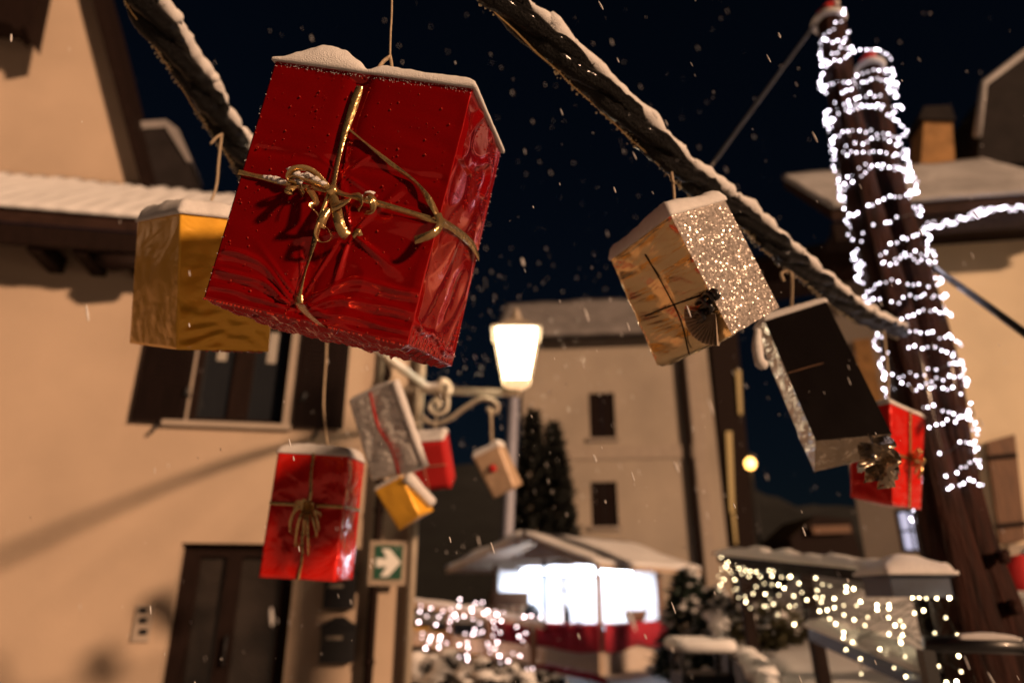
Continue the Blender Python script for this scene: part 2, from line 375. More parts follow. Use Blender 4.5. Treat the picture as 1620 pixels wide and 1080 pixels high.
# window with shutters
win = MB(); fw = .07
for a in ((wu0, wu0 + fw, wz0, wz1), (wu1 - fw, wu1, wz0, wz1), (wu0 + fw, wu1 - fw, wz1 - fw, wz1), (wu0 + fw, wu1 - fw, wz0, wz0 + fw), ((wu0 + wu1) / 2 - .10, (wu0 + wu1) / 2 + .10, wz0 + fw, wz1 - fw)):
    PL.box(win, *a, -.20, -.12)
wino = win.build('window', M['dwood'], house)
for a, b in ((wu0 + fw, (wu0 + wu1) / 2 - .10), ((wu0 + wu1) / 2 + .10, wu1 - fw)):
    q = MB(); PL.box(q, a, b, wz0 + fw, wz1 - fw, -.175, -.165); q.build('pane', M['glass'], wino)
    q = MB(); PL.box(q, a + .12, b - .10, wz0 + .72, wz1 - fw, -.162, -.158); q.build('curtain', M['curtain'], wino)
q = MB(); PL.box(q, wu0 - .18, wu1 + .1, wz0 - .06, wz0 - .004, -.19, .07); q.build('sill', M['trim'], wino)
q = MB()
jl = uw(290); jr = uw(458)
PL.box(q, jl, wu0 - .003, wz0 - .003, wz1 + .1, .003, .025); PL.box(q, wu1 + .003, jr, wz0 - .003, wz1 + .1, .003, .025); PL.box(q, wu0, wu1, wz1 + .003, wz1 + .1, .003, .025)
q.build('window_surround', M['trim'], house)
for k, (x0, x1) in enumerate(((202, 287), (460, 541))):
    q = MB(); a, b = uw(x0), uw(x1); zt = wz1 + .03; zb = PL.uz(250, 669)[1]
    PL.box(q, a, b, zb, zt, .035, .065)
    for i in range(22):
        z_ = zb + .06 + i * (zt - zb - .12) / 22; PL.box(q, a + .05, b - .05, z_, z_ + .035, .067, .082)
    so_ = q.build('shutter', M['shutter'], house)
    q = MB(); e_ = a + .08 if k else b - .02
    q.tube([PL.p(e_ + (.04 if not k else -.04), zb + .28, .06), PL.p(e_, zb + .30, .09), PL.p(e_ + .03, zb + .36, .1)], .025, 6)
    q.build('shutter_catch', M['metal'], so_); q = MB()
    q.tube([PL.p((a + b) / 2, zb - .01, .03), PL.p((a + b) / 2 + .0, zb - .06, .06), PL.p((a + b) / 2 - .05, zb - .12, .05)], .018, 6)
    q.build('shutter_catch', M['metal'], so_)
# door
q = MB(); mid = uw(392)
for a in ((du0, du0 + .16), (mid - .07, mid + .07), (du1 - .13, du1)): PL.box(q, *a, -.05, dz1 - .12, -.26, -.14)
PL.box(q, du0, du1, dz1 - .12, dz1, -.26, -.14); PL.box(q, du0 + .16, mid - .07, .0, .35, -.24, -.16); PL.box(q, mid + .07, du1 - .13, .0, .35, -.24, -.16)
door = q.build('door', M['dwood'], house)
M['dglass'] = mat('door_glass', (.05, .04, .035), .18, var=.45, vscale=1.8, spec=.8)
for a, b in ((du0 + .16, mid - .07), (mid + .07, du1 - .13)):
    q = MB(); PL.box(q, a, b, .35, dz1 - .12, -.21, -.2); q.build('door_glass', M['dglass'], door)
q = MB(); q.tube([PL.p(mid + .03, 1.0, -.14), PL.p(mid + .03, 1.0, -.08), PL.p(mid + .03, 1.25, -.08), PL.p(mid + .03, 1.25, -.14)], .014, 6); q.build('handle', M['metal'], door)
# downpipes
q = MB(); q.tube([PL.p(uw(607), E0 - .1, .12), PL.p(uw(607), 0, .12)], .045, 12)
for z_ in (1, 2.4, 3.8): q.tube([PL.p(uw(607), z_, .12), PL.p(uw(607), z_ + .05, .12)], .055, 12)
tag(q.build('downpipe', M['dwood'], house), 'dark brown downpipe')
q = MB(); q.tube([PL.p(uw(661), E0 - .1, .1), PL.p(uw(661), 0, .1)], .042, 12)
tag(q.build('downpipe', M['iron'], house), 'pale corner downpipe')
# things on the wall
def mailbox(x0, y0, x1, y1, roofed, label):
    u0, z1 = PL.uz(x0, y0); u1, z0 = PL.uz(x1, y1); t = thing('mailbox', PL.p((u0 + u1) / 2, z0, .003), label, 'mailbox', 'black mailboxes by the door')
    q = MB(); PL.box(q, u0, u1, z0, z1, .004, .13); q.build('box', M['black'], t)
    q = MB()
    if roofed: q.prism([PL.p(u0 - .03, z1 + .002, .003), PL.p(u1 + .03, z1 + .002, .003), PL.p((u0 + u1) / 2 + .04, z1 + .1, .003), PL.p((u0 + u1) / 2 - .04, z1 + .1, .003)], PL.n * .17)
    else: q.prism([PL.p(u0 - .01, z1 + .002, .003), PL.p(u1 + .01, z1 + .002, .003), PL.p(u1 + .01, z1 + .05, .003), PL.p(u0 - .01, z1 + .05, .003)], PL.n * .15)
    q.build('lid', M['black'], t)
    q = MB(); PL.box(q, u0 + .04, u1 - .12, z1 - .10, z1 - .07, .132, .138); q.build('name_plate', M['iron'], t)
    return t
mailbox(516, 912, 561, 962, False, 'upper plain black mailbox partly behind the small red gift')
mailbox(511, 992, 560, 1046, True, 'lower black mailbox with a little pitched lid beside the door')
t = thing('intercom', PL.p(uw(228), PL.uz(228, 1014)[1], 0), 'small narrow wall intercom with dark buttons left of the door', 'intercom')
q = MB(); PL.pbox(q, 219, 956, 236, 1014, .003, .03); q.build('panel', M['trim'], t)
for y in (960, 976, 994):
    q = MB(); PL.pbox(q, 223, y, 234, y + 9, .033, .042); q.build('button', M['black'], t)
# emergency arrow sign
t = thing('direction_sign', PL.p(uw(613), PL.uz(613, 926)[1], .2), 'square green sign with a white arrow pointing right on the brown downpipe', 'sign')
q = MB(); PL.pbox(q, 587, 857, 640, 926, .17, .19); tag(q.build('frame', mat('sign_frame', (.42, .33, .25), .6), t), 'beige sign frame')
q = MB(); PL.pbox(q, 594, 864, 634, 917, .193, .2); q.build('panel', M['green'], t)
def sgn(x, y, off=.204):
    a0, z0_ = PL.uz(594, 864); a1, z1_ = PL.uz(634, 917); return PL.p(a0 + (a1 - a0) * x, z0_ + (z1_ - z0_) * y, off)
q = MB()
arrow = [(.08, .38), (.46, .40), (.24, .10), (.55, .12), (.95, .50), (.55, .90), (.24, .92), (.46, .62), (.08, .64)]
q.prism([sgn(x, y) for x, y in arrow], PL.n * .004); q.build('arrow', M['white'], t)

# ------------------------------------------------------------------ bracket street lamp
LY = 6.5; base = at(668, 640, 6.75)
lamp = thing('street_lamp', base, 'lit wall street lamp on a scrolled iron bracket between the gifts', 'street lamp')
q = MB(); q.beam(at(648, 616, 7.0), at(822, 622, LY), .05, .07); q.beam(at(664, 590, 6.95), at(664, 740, 6.95), .05, .05, V((0, 1, 0))); q.build('arm', M['iron'], lamp)
q = MB(); q.tube(smooth_path([at(x, y, 6.75 - .25 * (x - 670) / 130) for x, y in ((670, 660), (678, 668), (692, 670), (712, 662), (735, 645), (758, 632), (775, 632), (786, 640), (786, 650), (778, 652), (772, 646))], 5), .025, 8)
q.build('brace', M['iron'], lamp)
q = MB(); q.tube(smooth_path([at(x, y, 6.72) for x, y in ((702, 622), (708, 632), (706, 648), (694, 655), (682, 650), (680, 640), (688, 632), (696, 638), (692, 645))], 5), .022, 8); q.build('scroll', M['iron'], lamp)
lc = at(817, 612, LY)
def lsec(w, z, w2=None): return [lc + V((x * w, y * w, z)) for x, y in ((-1, -1), (1, -1), (1, 1), (-1, 1))]
hgl = at(817, 530, LY).z - lc.z
q = MB(); a = lsec(.118, .05); b = lsec(.200, hgl)
q.add(a + b, [(0, 1, 5, 4), (1, 2, 6, 5), (2, 3, 7, 6), (3, 0, 4, 7), (3, 2, 1, 0), (4, 5, 6, 7)]); q.build('lamp_glass', M['lamp'], lamp)
q = MB(); q.add(lsec(.05, -.02) + lsec(.13, .048), [(0, 1, 5, 4), (1, 2, 6, 5), (2, 3, 7, 6), (3, 0, 4, 7), (3, 2, 1, 0), (4, 5, 6, 7)])
q.build('lamp_base', M['lampb'], lamp)
q = MB(); q.add(lsec(.25, hgl + .003) + lsec(.23, hgl + .03), [(0, 1, 5, 4), (1, 2, 6, 5), (2, 3, 7, 6), (3, 0, 4, 7), (3, 2, 1, 0), (4, 5, 6, 7)])
q.add(lsec(.2, hgl + .032) + lsec(.07, hgl + .15), [(0, 1, 5, 4), (1, 2, 6, 5), (2, 3, 7, 6), (3, 0, 4, 7), (3, 2, 1, 0), (4, 5, 6, 7)])
q.lathe([(.05, 0), (.06, .04), (.03, .08), (.045, .1), (.01, .15)], lc + V((0, 0, hgl + .151)))
for sx in (-1, 1):
    for sy in (-1, 1): q.beam(lc + V((sx * .13, sy * .13, .05)), lc + V((sx * .222, sy * .222, hgl)), .012, .012)
q.build('lamp_cap', M['iron'], lamp)

# ------------------------------------------------------------------ far house, pole, trees
PF = Plane(at(800, 700, 26), at(1135, 700, 25.2))
fu0 = PF.uz(826, 600)[0]; fu1 = PF.uz(1100, 600)[0]; fez = PF.uz(950, 528)[1]
fh = thing('house', PF.p((fu0 + fu1) / 2, 0), 'tall dim plastered house behind the market stall with small dark shuttered windows', 'house')
holes = []
for (x0, y0, x1, y1) in ((931, 622, 975, 692), (934, 762, 979, 832)):
    a, zt = PF.uz(x0, y0); b, zb = PF.uz(x1, y1); holes.append((a, b, zb, zt))
PF.wall(fu0, fu1 + .55, -.1, fez, holes, .4).build('wall', M['stucco_far'], fh)
for a, b, zb, zt in holes:
    q = MB(); PF.box(q, a - .1, b + .1, zb - .14, zb - .004, .004, .1); 
    w_ = MB(); PF.box(w_, a, (a + b) / 2 - .01, zb, zt, -.12, -.06); PF.box(w_, (a + b) / 2 + .01, b, zb, zt, -.12, -.06)
    wo = w_.build('window', M['shutter'], fh); q.build('sill', M['stucco_grey'], wo)
q = MB(); a, z1 = PF.uz(826, 708); b, z0 = PF.uz(1100, 724); PF.box(q, a, b, z0, z1, .003, .05); q.build('string_course', M['trim'], fh)
q = MB(); u_ = PF.uz(1089, 700)[0]; q.tube([PF.p(u_, fez - .1, .12), PF.p(u_, 0, .12)], .1, 8); q.build('downpipe', M['dwood'], fh)
q = MB(); PF.box(q, u_ + .18, u_ + .62, 0, fez, .003, .07); q.build('quoin', M['trim'], fh)
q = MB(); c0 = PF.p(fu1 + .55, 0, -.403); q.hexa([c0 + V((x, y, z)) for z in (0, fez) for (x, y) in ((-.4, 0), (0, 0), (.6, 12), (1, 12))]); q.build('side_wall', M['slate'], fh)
rf = MB(); RA = hit(845, 534, PF.o + PF.n * .45, PF.n); RZ = RA.z
ua = PF.uz(800, 600)[0] - .5; ub = fu1 + 1.5
bz = hit(950, 478, PF.o - PF.n * 4.5, PF.n).z
rf.hexa([PF.p(u, z + dz, o_) for dz in (-.14, 0) for o_, z in ((.45, RZ), (-4.5, bz)) for u in (ua, ub)]); rf.build('roof', M['slate'], fh)
q = MB(); bank(q, [PF.p(ua, RZ, .5), PF.p(ub, RZ, .5), PF.p(ub, bz, -4.5), PF.p(ua, bz, -4.5)], 30, 10, lambda u, v, p: V((0, 0, .16 + .1 * noise.noise(p * .8))), V((0, 0, .004))); q.build('roof_snow', M['greysnow'], fh)
# narrow side facade with yellow-lit strips behind the far house
nb = thing('house', at(1160, 900, 31) * 1, 'dark narrow house front with yellow lit strips beside the far lamp', 'house'); nb.location.z = 0
q = MB(); q.prism([V((at(1136, 700, 31).x, 31, 0)), V((at(1172, 700, 31).x, 31, 0)), V((at(1165, 500, 31).x, 31, at(1160, 480, 31).z)), V((at(1120, 500, 31).x, 31, at(1160, 450, 31).z))], (0, 3, 0)); q.build('wall', M['dwood'], nb)
for (x0, y0, x1, y1, w_) in ((1165, 585, 1171, 655, 7), (1149, 682, 1158, 810, 9), (1158, 812, 1164, 860, 5)):
    q = MB(); q.prism([at(x0, y0, 30.9), at(x0 + w_, y0, 30.9), at(x1 + w_ / 2, y1, 30.9), at(x1 - w_ / 2 + 2, y1, 30.9)], (0, .06, 0)); q.build('window', M['yellowwin'], nb)
# far lamp
p_ = at(1187, 733, 27); t = thing('street_lamp', V((p_.x, 27, 0)), 'small distant round yellow street lamp right of the far house', 'street lamp')
q = MB(); q.ball(p_, .21, 12, 8, (1, 1, 1.1)); q.build('lamp_globe', M['lamp2'], t)
q = MB(); q.tube([V((p_.x, 27, 0)), p_ - V((0, 0, .23))], [.09, .05], 8); q.build('pole', M['metal'], t)
q = MB(); q.lathe([(.02, -.1), (.22, -.05), (.05, .12)], p_ + V((0, 0, .335))); q.build('lamp_cap', M['metal'], t)
# pale mast between lamp and stall
q = MB(); q.tube([V((at(800, 850, 23).x, 23, 0)), at(802, 850, 23), at(816, 560, 23)], [.2, .2, .17], 12)
tag(q.build('mast', M['palepole']), 'pale tall round mast rising behind the bracket lamp', 'mast')
# cypress pair
def cone_tree(name, base_, h_, r_, n_, mat_, label, trunkmat, leaf=.35, snowy=None, group=None):
    t = thing(name, base_, label, 'tree', group); q = MB(); q.tube([base_, base_ + V((0, 0, h_ * .9))], [r_ * .12 + .03, .02], 6); q.build('trunk', trunkmat, t)
    q = MB(); sq_ = MB()
    for i in range(n_):
        z = random.random() ** 1.2; a = random.random() * 6.283; rr = r_ * (1 - z) ** .75 * (.55 + .5 * random.random()) * (1 if z > .06 else .6)
        c = base_ + V((math.cos(a) * rr, math.sin(a) * rr, .1 * h_ * 0 + h_ * z))
        d = V((math.cos(a), math.sin(a), random.uniform(-.6, .4 if snowy else 1.4))).normalized(); w_ = d.cross(V((random.uniform(-1, 1), random.uniform(-1, 1), 1))).normalized()
        l = leaf * random.uniform(.5, 1.1)
        q.add([c - w_ * l * .3, c + w_ * l * .3, c + d * l, c - d * l * .4], [(0, 1, 2), (0, 3, 1)])
        if snowy and random.random() < snowy: sq_.ball(c + d * l * .3 + V((0, 0, l * .12)), l * random.uniform(.25, .5), 6, 4, (1.2, 1.2, .5), .5)
    q.build('crown', mat_, t)
    if snowy: tag(sq_.build('snow', M['snow_far'], t), kind='stuff')
    return t
for px, y, h_, r_, lab in ((842, 655, 0, 1.0, 'left dark cypress beside the pale mast'), (876, 672, 0, .95, 'right dark cypress in front of the far house')):
    top = at(px, y, 24); cone_tree('cypress_tree', V((top.x, 24, 0)), top.z, r_ * 1.15, 3200, M['cypress'], lab, M['dwood'], .4, group='dark cypresses before the far house')

# ------------------------------------------------------------------ market stall
C_ = at(948, 896, 16.0); B_ = at(706, 893, 18.6); D_ = at(1108, 893, 19.8)
ez_ = 2.28; C_.z = B_.z = D_.z = ez_
A_ = (B_ + C_) / 2; pk = at(826, 845, A_.y); A_ = V((pk.x, A_.y, pk.z)); cd = D_ - C_; E_ = A_ + cd; F_ = B_ + cd
stall = thing('market_stall', (C_ + F_) / 2 - V((0, 0, ez_)), 'glowing white market stall with snowy gable roof and red cloth skirt', 'market stall')
th = V((0, 0, -.10))
q = MB()
for a, b, c, d in ((B_, A_, E_, F_), (A_, C_, D_, E_)): q.hexa([a + th, b + th, d + th, c + th, a, b, d, c])
q.build('roof', M['pwood'], stall)
q = MB(); shf = lambda u, v, p: V((0, 0, .10 + .06 * noise.noise(p * 1.5)))
bank(q, [B_ - cd * .01, A_ - cd * .01, E_, F_], 14, 14, shf, V((0, 0, .005))); bank(q, [A_ - cd * .01, C_ - cd * .01, D_, E_], 14, 14, shf, V((0, 0, .005)))
q.build('roof_snow', M['snow_far'], stall)
ins = lambda p, q_, k: p.lerp(q_, k)
c4 = [C_, B_, F_, D_]; cen = (C_ + F_) / 2; inner = [cen + (p - cen) * .80 for p in c4]
c0, b0, f0, d0 = [V((p.x, p.y, 0)) for p in inner]
# exact corners from the picture: posts
c0 = V((at(949, 980, 16.5).x, 16.5, 0)); b0 = V((at(784, 980, 18.3).x, 18.3, 0)); d0 = V((at(1046, 980, 18.9).x, 18.9, 0)); f0 = b0 + (d0 - c0)
for p in (c0, b0, d0, f0):
    q = MB(); q.beam(p, p + V((0, 0, ez_ + .1)), .13, .13); q.build('post', M['bwood'] if p is not c0 else M['pwood'], stall)
hz_0 = 2.46; q = MB(); p = c0.lerp(b0, .5); q.beam(p + V((0, 0, .9)), p + V((0, 0, hz_0)), .09, .09); q.build('mullion', M['dwood'], stall)
M['gable'] = mat('gable_boards', (.55, .5, .52), .8, var=.08)
q = MB(); gb = b0.lerp(c0, .5); kz = .30; hz_ = 2.50
q.prism([b0.lerp(c0, kz * .6) + V((0, 0, hz_)), c0.lerp(b0, kz * .6) + V((0, 0, hz_)), V((gb.x, gb.y, A_.z - .14))], (cd.normalized() * .06)); q.build('gable', M['gable'], stall)
ctr = .98
M['counterboard'] = mat('counter_board', (.52, .44, .38), .8, var=.1, vscale=3, stretch=(1, 1, 5))
for nm, a, b in (('front_panel', b0, c0), ('side_panel', c0, d0)):
    q = MB(); off = (b - a).cross(V((0, 0, 1))).normalized() * .05
    q.beam(a + V((0, 0, .45)) , b + V((0, 0, .45)), .05, .9); q.build(nm, M['counterboard'], stall)
    dd = (b - a); nrm = dd.cross(V((0, 0, 1))).normalized(); q = MB(); K = 40; vs = []
    if nrm.dot(CAM - a) < 0: nrm = -nrm
    a2, b2 = a - dd.normalized() * .12, b + dd.normalized() * .05
    for i in range(K + 1):
        p = a2.lerp(b2, i / K); wv = .035 * math.sin(i * 1.1) + .03 * math.sin(i * .43)
        sag = .56 + .05 * math.sin(i / K * math.pi * 3.0)
        vs += [p + nrm * .02 + V((0, 0, 1.02)), p + nrm * (.16 + wv) + V((0, 0, 1.05)), p + nrm * (.2 + wv) + V((0, 0, .98)), p + nrm * (.16 - wv * .5) + V((0, 0, 1.05 - sag))]
    q.add(vs, [(i * 4 + k, (i + 1) * 4 + k, (i + 1) * 4 + k + 1, i * 4 + k + 1) for i in range(K) for k in range(3)], True)
    ob = q.build('cloth_skirt', M['redcloth'], stall); md = ob.modifiers.new('s', 'SOLIDIFY'); md.thickness = .012
    q = MB(); q.beam(a + V((0, 0, 1.0)) - nrm * .25, b + V((0, 0, 1.0)) - nrm * .25, .5, .05); q.build('counter', M['pwood'], stall)
    q = MB(); hh_ = 2.50 if nm == 'front_panel' else 2.26; a3, b3 = (a.lerp(b, .18), b.lerp(a, .18)) if nm == 'front_panel' else (a, b)
    q.beam(a3 + V((0, 0, hh_)), b3 + V((0, 0, hh_)), .07, .07); q.build('header', M['pwood'], stall)
M['sheet'] = mat('white_sheet', (.85, .87, .92), .8, var=.03)
for a, b in ((b0, f0), (f0, d0)):
    q = MB(); q.beam(a + V((0, 0, 1.12)), b + V((0, 0, 1.12)), .04, 2.24); q.build('back_wall', M['sheet'], stall)
q = MB(); mid0 = (c0 + f0) / 2
q.hexa([p + V((0, 0, z)) for z in (2.30, 2.33) for p in (c0.lerp(f0, .12), b0.lerp(d0, .12), d0.lerp(b0, .1), f0)]); q.build('ceiling', M['sheet'], stall)
for k in (.25, .5, .75):
    a, b = c0.lerp(b0, k), d0.lerp(f0, k); q = MB(); q.beam(a.lerp(b, .08) + V((0, 0, 2.2)), a.lerp(b, .92) + V((0, 0, 2.2)), .22, .05); q.build('strip_light', M['tube'], stall)
for k in (.18, .5, .82):
    a, b = b0.lerp(f0, .93), c0.lerp(d0, .93)
# goods on the counter
pc = c0.lerp(b0, .86) + V((0, .3, 1.03)); t = thing('goods_board', pc, 'small brown display board with pink cards at the left of the stall counter', 'display board')
q = MB(); q.beam(pc + V((-.5, 0, .36)), pc + V((.5, .0, .36)), .05, .66); q.build('board', M['bwood'], t)
for i in range(4):
    q = MB(); q.box(pc + V((-.42 + i * .2, -.05, .12)), pc + V((-.14 + i * .2, -.03, .36))); q.build('card', M['cream'], t)
pc = c0.lerp(d0, .74) + V((-.25, .1, 1.03)); t = thing('wicker_basket', pc, 'round brown wicker basket with a handle at the right of the stall counter', 'basket')
q = MB(); q.lathe([(.18, 0), (.27, .12), (.3, .26), (.26, .26), (.2, .08)], pc, n=16); q.build('body', M['bwood'], t)
q = MB(); q.tube([pc + V((math.cos(a) * .28, 0, .26 + math.sin(a) * .28)) for a in [i * math.pi / 10 for i in range(11)]], .02, 6); q.build('handle', M['bwood'], t)
pc = c0.lerp(b0, .14) + V((-.1, .35, 1.03)); t = thing('hook_stand', pc, 'thin dark curved hook stand on the stall counter near the corner post', 'stand')
q = MB(); q.lathe([(.12, 0), (.12, .02), (.02, .03)], pc); q.build('base', M['metal'], t)
q = MB(); q.tube(smooth_path([pc + V((0, 0, .02)), pc + V((.05, 0, .3)), pc + V((-.05, 0, .55)), pc + V((-.3, 0, .72)), pc + V((-.5, 0, .70))], 6), .02, 6); q.build('hook', M['metal'], t)
# more stock on the counter and hanging under the stall roof
stock = [(.28, .30, 'tall dark thermos flask on the stall counter right of the mullion'), (.62, .34, 'squat dark soup urn on the stall counter left of the mullion')]
for k_, (f_, h_, lab) in enumerate(stock):
    pc = c0.lerp(b0, f_) + V((0, .4, 1.03)); t = thing('thermos_flask' if k_ == 0 else 'soup_urn', pc, lab, 'flask' if k_ == 0 else 'urn')
    w_ = .08 if k_ == 0 else .2; q = MB(); q.lathe([(w_, 0), (w_ * 1.05, h_ * .4), (w_, h_ * .8), (w_ * .7, h_)], pc, n=14); q.build('body', M['metal'], t)
    q = MB(); q.lathe([(w_ * .72, 0), (w_ * .6, .05), (.03, .07), (.03, .1)], pc + V((0, 0, h_ + .002)), n=14); q.build('lid', M['black'], t)
# folding sign under the skirt, red strip on the ground edge
q = MB(); q.tube(smooth_path([at(850, 1052, 15.4), at(900, 1062, 15.2), at(950, 1074, 15.0), at(960, 1085, 15.0)], 6), .07, 8); tag(q.build('ground_cable_cover', M['redcloth']), 'long dark red roll lying on the snow before the stall', 'cable cover')

# ------------------------------------------------------------------ low fence and lights left of the stall
def place_bulbs(pts, r, matl, parent, maxn=100, elong=1.0):
    proto_m = None
    for i, p in enumerate(pts[:maxn]):
        if proto_m is None:
            q = MB(); q.ball(V((0, 0, 0)), r, 6, 4, (1, 1, elong)); me = bpy.data.meshes.new('bulb'); me.from_pydata(q.v, [], q.f); me.materials.append(matl); proto_m = me
        o = bpy.data.objects.new('bulb', proto_m); S.collection.objects.link(o); o.parent = parent; o.location = V(p) - V(parent.location)
    if len(pts) > maxn:
        q = MB()
        for p in pts[maxn:]: q.ball(p, r, 6, 4, (1, 1, elong))
        tag(q.build('bulbs', matl, parent), kind='stuff')
fence = thing('fence', at(760, 1040, 12.6), 'low wooden fence with a snowy top rail left of the stall', 'fence')
f0_, f1_ = at(640, 952, 13.0), at(862, 990, 12.2); gz = .55
q = MB(); q.beam(f0_, f1_, .10, .09); q.build('rail', M['pwood'], fence)
q = MB(); q.beam(f0_ - V((0, 0, .55)), f1_ - V((0, 0, .45)), .05, .24); q.build('board', M['pwood'], fence)
for k in (.04, .34, .62, .92):
    p = f0_.lerp(f1_, k); q = MB(); q.beam(V((p.x, p.y, 0)), p - V((0, 0, .05)), .1, .1); q.build('post', M['bwood'], fence)
q = MB(); d = (f1_ - f0_); bank(q, [f0_ + V((0, -.08, .05)), f1_ + V((0, -.08, .05)), f1_ + V((0, .08, .05)), f0_ + V((0, .08, .05))], 40, 4, lambda u, v, p: V((0, 0, .02 + .08 * edge(u, v, .5) * (1 + noise.noise(p * 3))))  , V((0, 0, -.01))); q.build('rail_snow', M['snow_far'], fence)
LB = [(155,345),(145,400),(135,500),(250,370),(210,445),(325,450),(300,525),(365,400),(440,380),(440,455),(525,285),(520,350),(495,465),(565,445),(635,370),(640,400),(675,320),(740,315),(715,510),(650,470),(755,420),(790,395),(800,455),(860,395),(875,430),(935,415),(955,450),(918,490),(855,555),(908,598),(845,495),(840,630),(1080,470),(1135,450),(1135,500),(1050,510),(1065,545),(1205,440),(1285,455),(1285,520),(1150,605),(1085,635),(1120,675),(665,570),(575,610),(650,615),(710,605),(740,590),(170,605),(165,650),(230,700),(200,750),(180,800),(330,680),(325,740),(345,790),(400,700),(425,570),(520,715),(600,740),(595,695),(520,835),(595,815),(598,855),(475,840),(715,850),(800,730),(810,785),(860,750),(790,700),(880,690),(985,760),(965,800),(1030,800),(900,820),(985,870),(910,885),(910,920),(968,960),(1095,820),(1040,830),(1165,945),(1215,940),(1205,985),(340,640),(250,640),(240,670),(610,900),(430,500),(480,430)]
nl = thing('net_lights', at(760, 1060, 12.3), 'pinkish white net of fairy lights draped over the fence left of the stall', 'fairy lights')
pts = [at(640 + x / 6, 900 + y / 6, 12.3 + random.uniform(-.35, .2)) for x, y in LB]
place_bulbs(pts, .014, M['bulb_f'], nl)
q = MB(); sp = sorted(pts, key=lambda p: p.x)
for i in range(0, len(sp) - 2, 1): q.tube([sp[i], sp[i + 1]], .003, 4)
q.build('wire', M['wire'], nl)
# yellow lit crates behind the fence
for (x0, y0, x1, y1, lab) in ((655, 990, 680, 1022, 'leftmost yellow wooden crate behind the low fence'), (740, 1008, 772, 1042, 'yellow wooden crate behind the middle of the low fence'), (683, 996, 716, 1030, 'dull yellow crate between the two others behind the low fence')):
    a = at(x0, y0, 13.6); b = at(x1, y1, 13.6); t = thing('crate', V(((a.x + b.x) / 2, 13.8, b.z)), lab, 'crate', 'crates behind the low fence')
    q = MB(); nsl = 4
    for k in range(nsl):
        z0 = b.z + (a.z - b.z) * k / nsl; q.box(V((a.x, 13.6, z0 + .01)), V((b.x, 13.63, z0 + (a.z - b.z) / nsl - .01)))
    q.build('slats', M['yellowc'], t); q = MB()
    for k in range(nsl):
        z0 = b.z + (a.z - b.z) * k / nsl; q.box(V((a.x, 13.97, z0 + .01)), V((b.x, 14.0, z0 + (a.z - b.z) / nsl - .01)))
    q.build('slats', M['yellowc'], t)
    q = MB()
    for x in (a.x, b.x - .03): q.box(V((x, 13.632, b.z)), V((x + .03, 13.968, a.z)))
    q.build('end_panel', M['pwood'], t)
# snow bank and shrubs at lower left centre
sbk = MB(); bank(sbk, [V((-4, 9.5, .3)), V((.2, 9.5, .2)), V((.2, 12.9, .35)), V((-4, 12.9, .5))], 50, 20, lambda u, v, p: V((0, 0, .12 * noise.noise(p * 1.1) + .05 * noise.noise(p * 4))), V((0, 0, -1.0)))
tag(sbk.build('snow_bank', M['snow_far']), kind='structure')
def shrub(c, r, hh, n_, matl, label, snow_f=.12, leaf=.09, group=None, name='shrub'):
    t = thing(name, V((c.x, c.y, c.z - hh)), label, 'shrub', group); q = MB(); s_ = MB(); st = MB()
    for i in range(9):
        a = i * .7; st.tube([V((c.x, c.y, c.z - hh)), c + V((math.cos(a) * r * .6, math.sin(a) * r * .6, random.uniform(-.2, .3) * r))], [.02, .006], 5)
    for i in range(n_):
        d = V((random.gauss(0, 1), random.gauss(0, 1), random.gauss(0, 1))).normalized(); k = random.uniform(.45, 1)
        d2 = V((d.x * r, d.y * r, d.z * hh)) * k * (1 + .25 * noise.noise(d * 2.2 + c)); p = c + d2
        dd = (d + V((random.uniform(-.7, .7), random.uniform(-.7, .7), random.uniform(-.7, .7)))).normalized(); w_ = dd.cross(V((.3, .5, 1))).normalized(); l = leaf * random.uniform(.6, 1.3)
        q.add([p - w_ * l * .3, p + dd * l, p + w_ * l * .3, p - dd * l * .4], [(0, 1, 2, 3)])
        if d.z > .1 and random.random() < snow_f: s_.ball(p + V((0, 0, l * .3)), l * random.uniform(.5, 1.3), 6, 4, (1.2, 1.2, .55), .5)
    st.build('stems', M['dwood'], t); q.build('leaves', matl, t); tag(s_.build('snow', M['snow_far'], t), kind='stuff')
    return t
shrub(at(690, 1085, 9.5), .6, .35, 1500, M['cypress'], 'dark snow dusted shrub at the foot of the house corner', group='shrubs before the stall')
shrub(at(775, 1090, 9.2), .5, .28, 1200, M['cypress'], 'dark low shrub in the snow below the net lights', group='shrubs before the stall')
shrub(at(850, 1100, 9.2), .4, .25, 900, M['cypress'], 'rightmost small dark shrub at the picture foot below the stall', group='shrubs before the stall')

# ------------------------------------------------------------------ terrace, wall, conifer, bush, bin on the right
T = [V((1.25, 3.0, .62)), V((1.78, 5, .92)), V((2.85, 10, 1.28)), V((3.6, 13, 1.35))]
q = MB(); m_ = 40; vs = []; wv = 30
for i in range(m_ + 1):
    k = i / m_ * 3; j = min(2, int(k)); e = T[j].lerp(T[j + 1], k - j)
    for a in range(wv + 1):
        x = e.x + .03 + a / wv * 9; p = V((x, e.y, e.z + .03)); p.z += .06 * noise.noise(p * 1.2) + .05 * noise.noise(p * 4) + .13 * max(0, e.y - 5.2) * min(1, max(0, x - e.x - .5)) * (e.y < 11)
        vs.append(p)
q.add(vs, [(i * (wv + 1) + a, i * (wv + 1) + a + 1, (i + 1) * (wv + 1) + a + 1, (i + 1) * (wv + 1) + a) for i in range(m_) for a in range(wv)], True)
ob = q.build('snow_terrace', M['snow_far']); tag(ob, kind='structure'); md = ob.modifiers.new('s', 'SOLIDIFY'); md.thickness = .25
q = MB(); vs = []
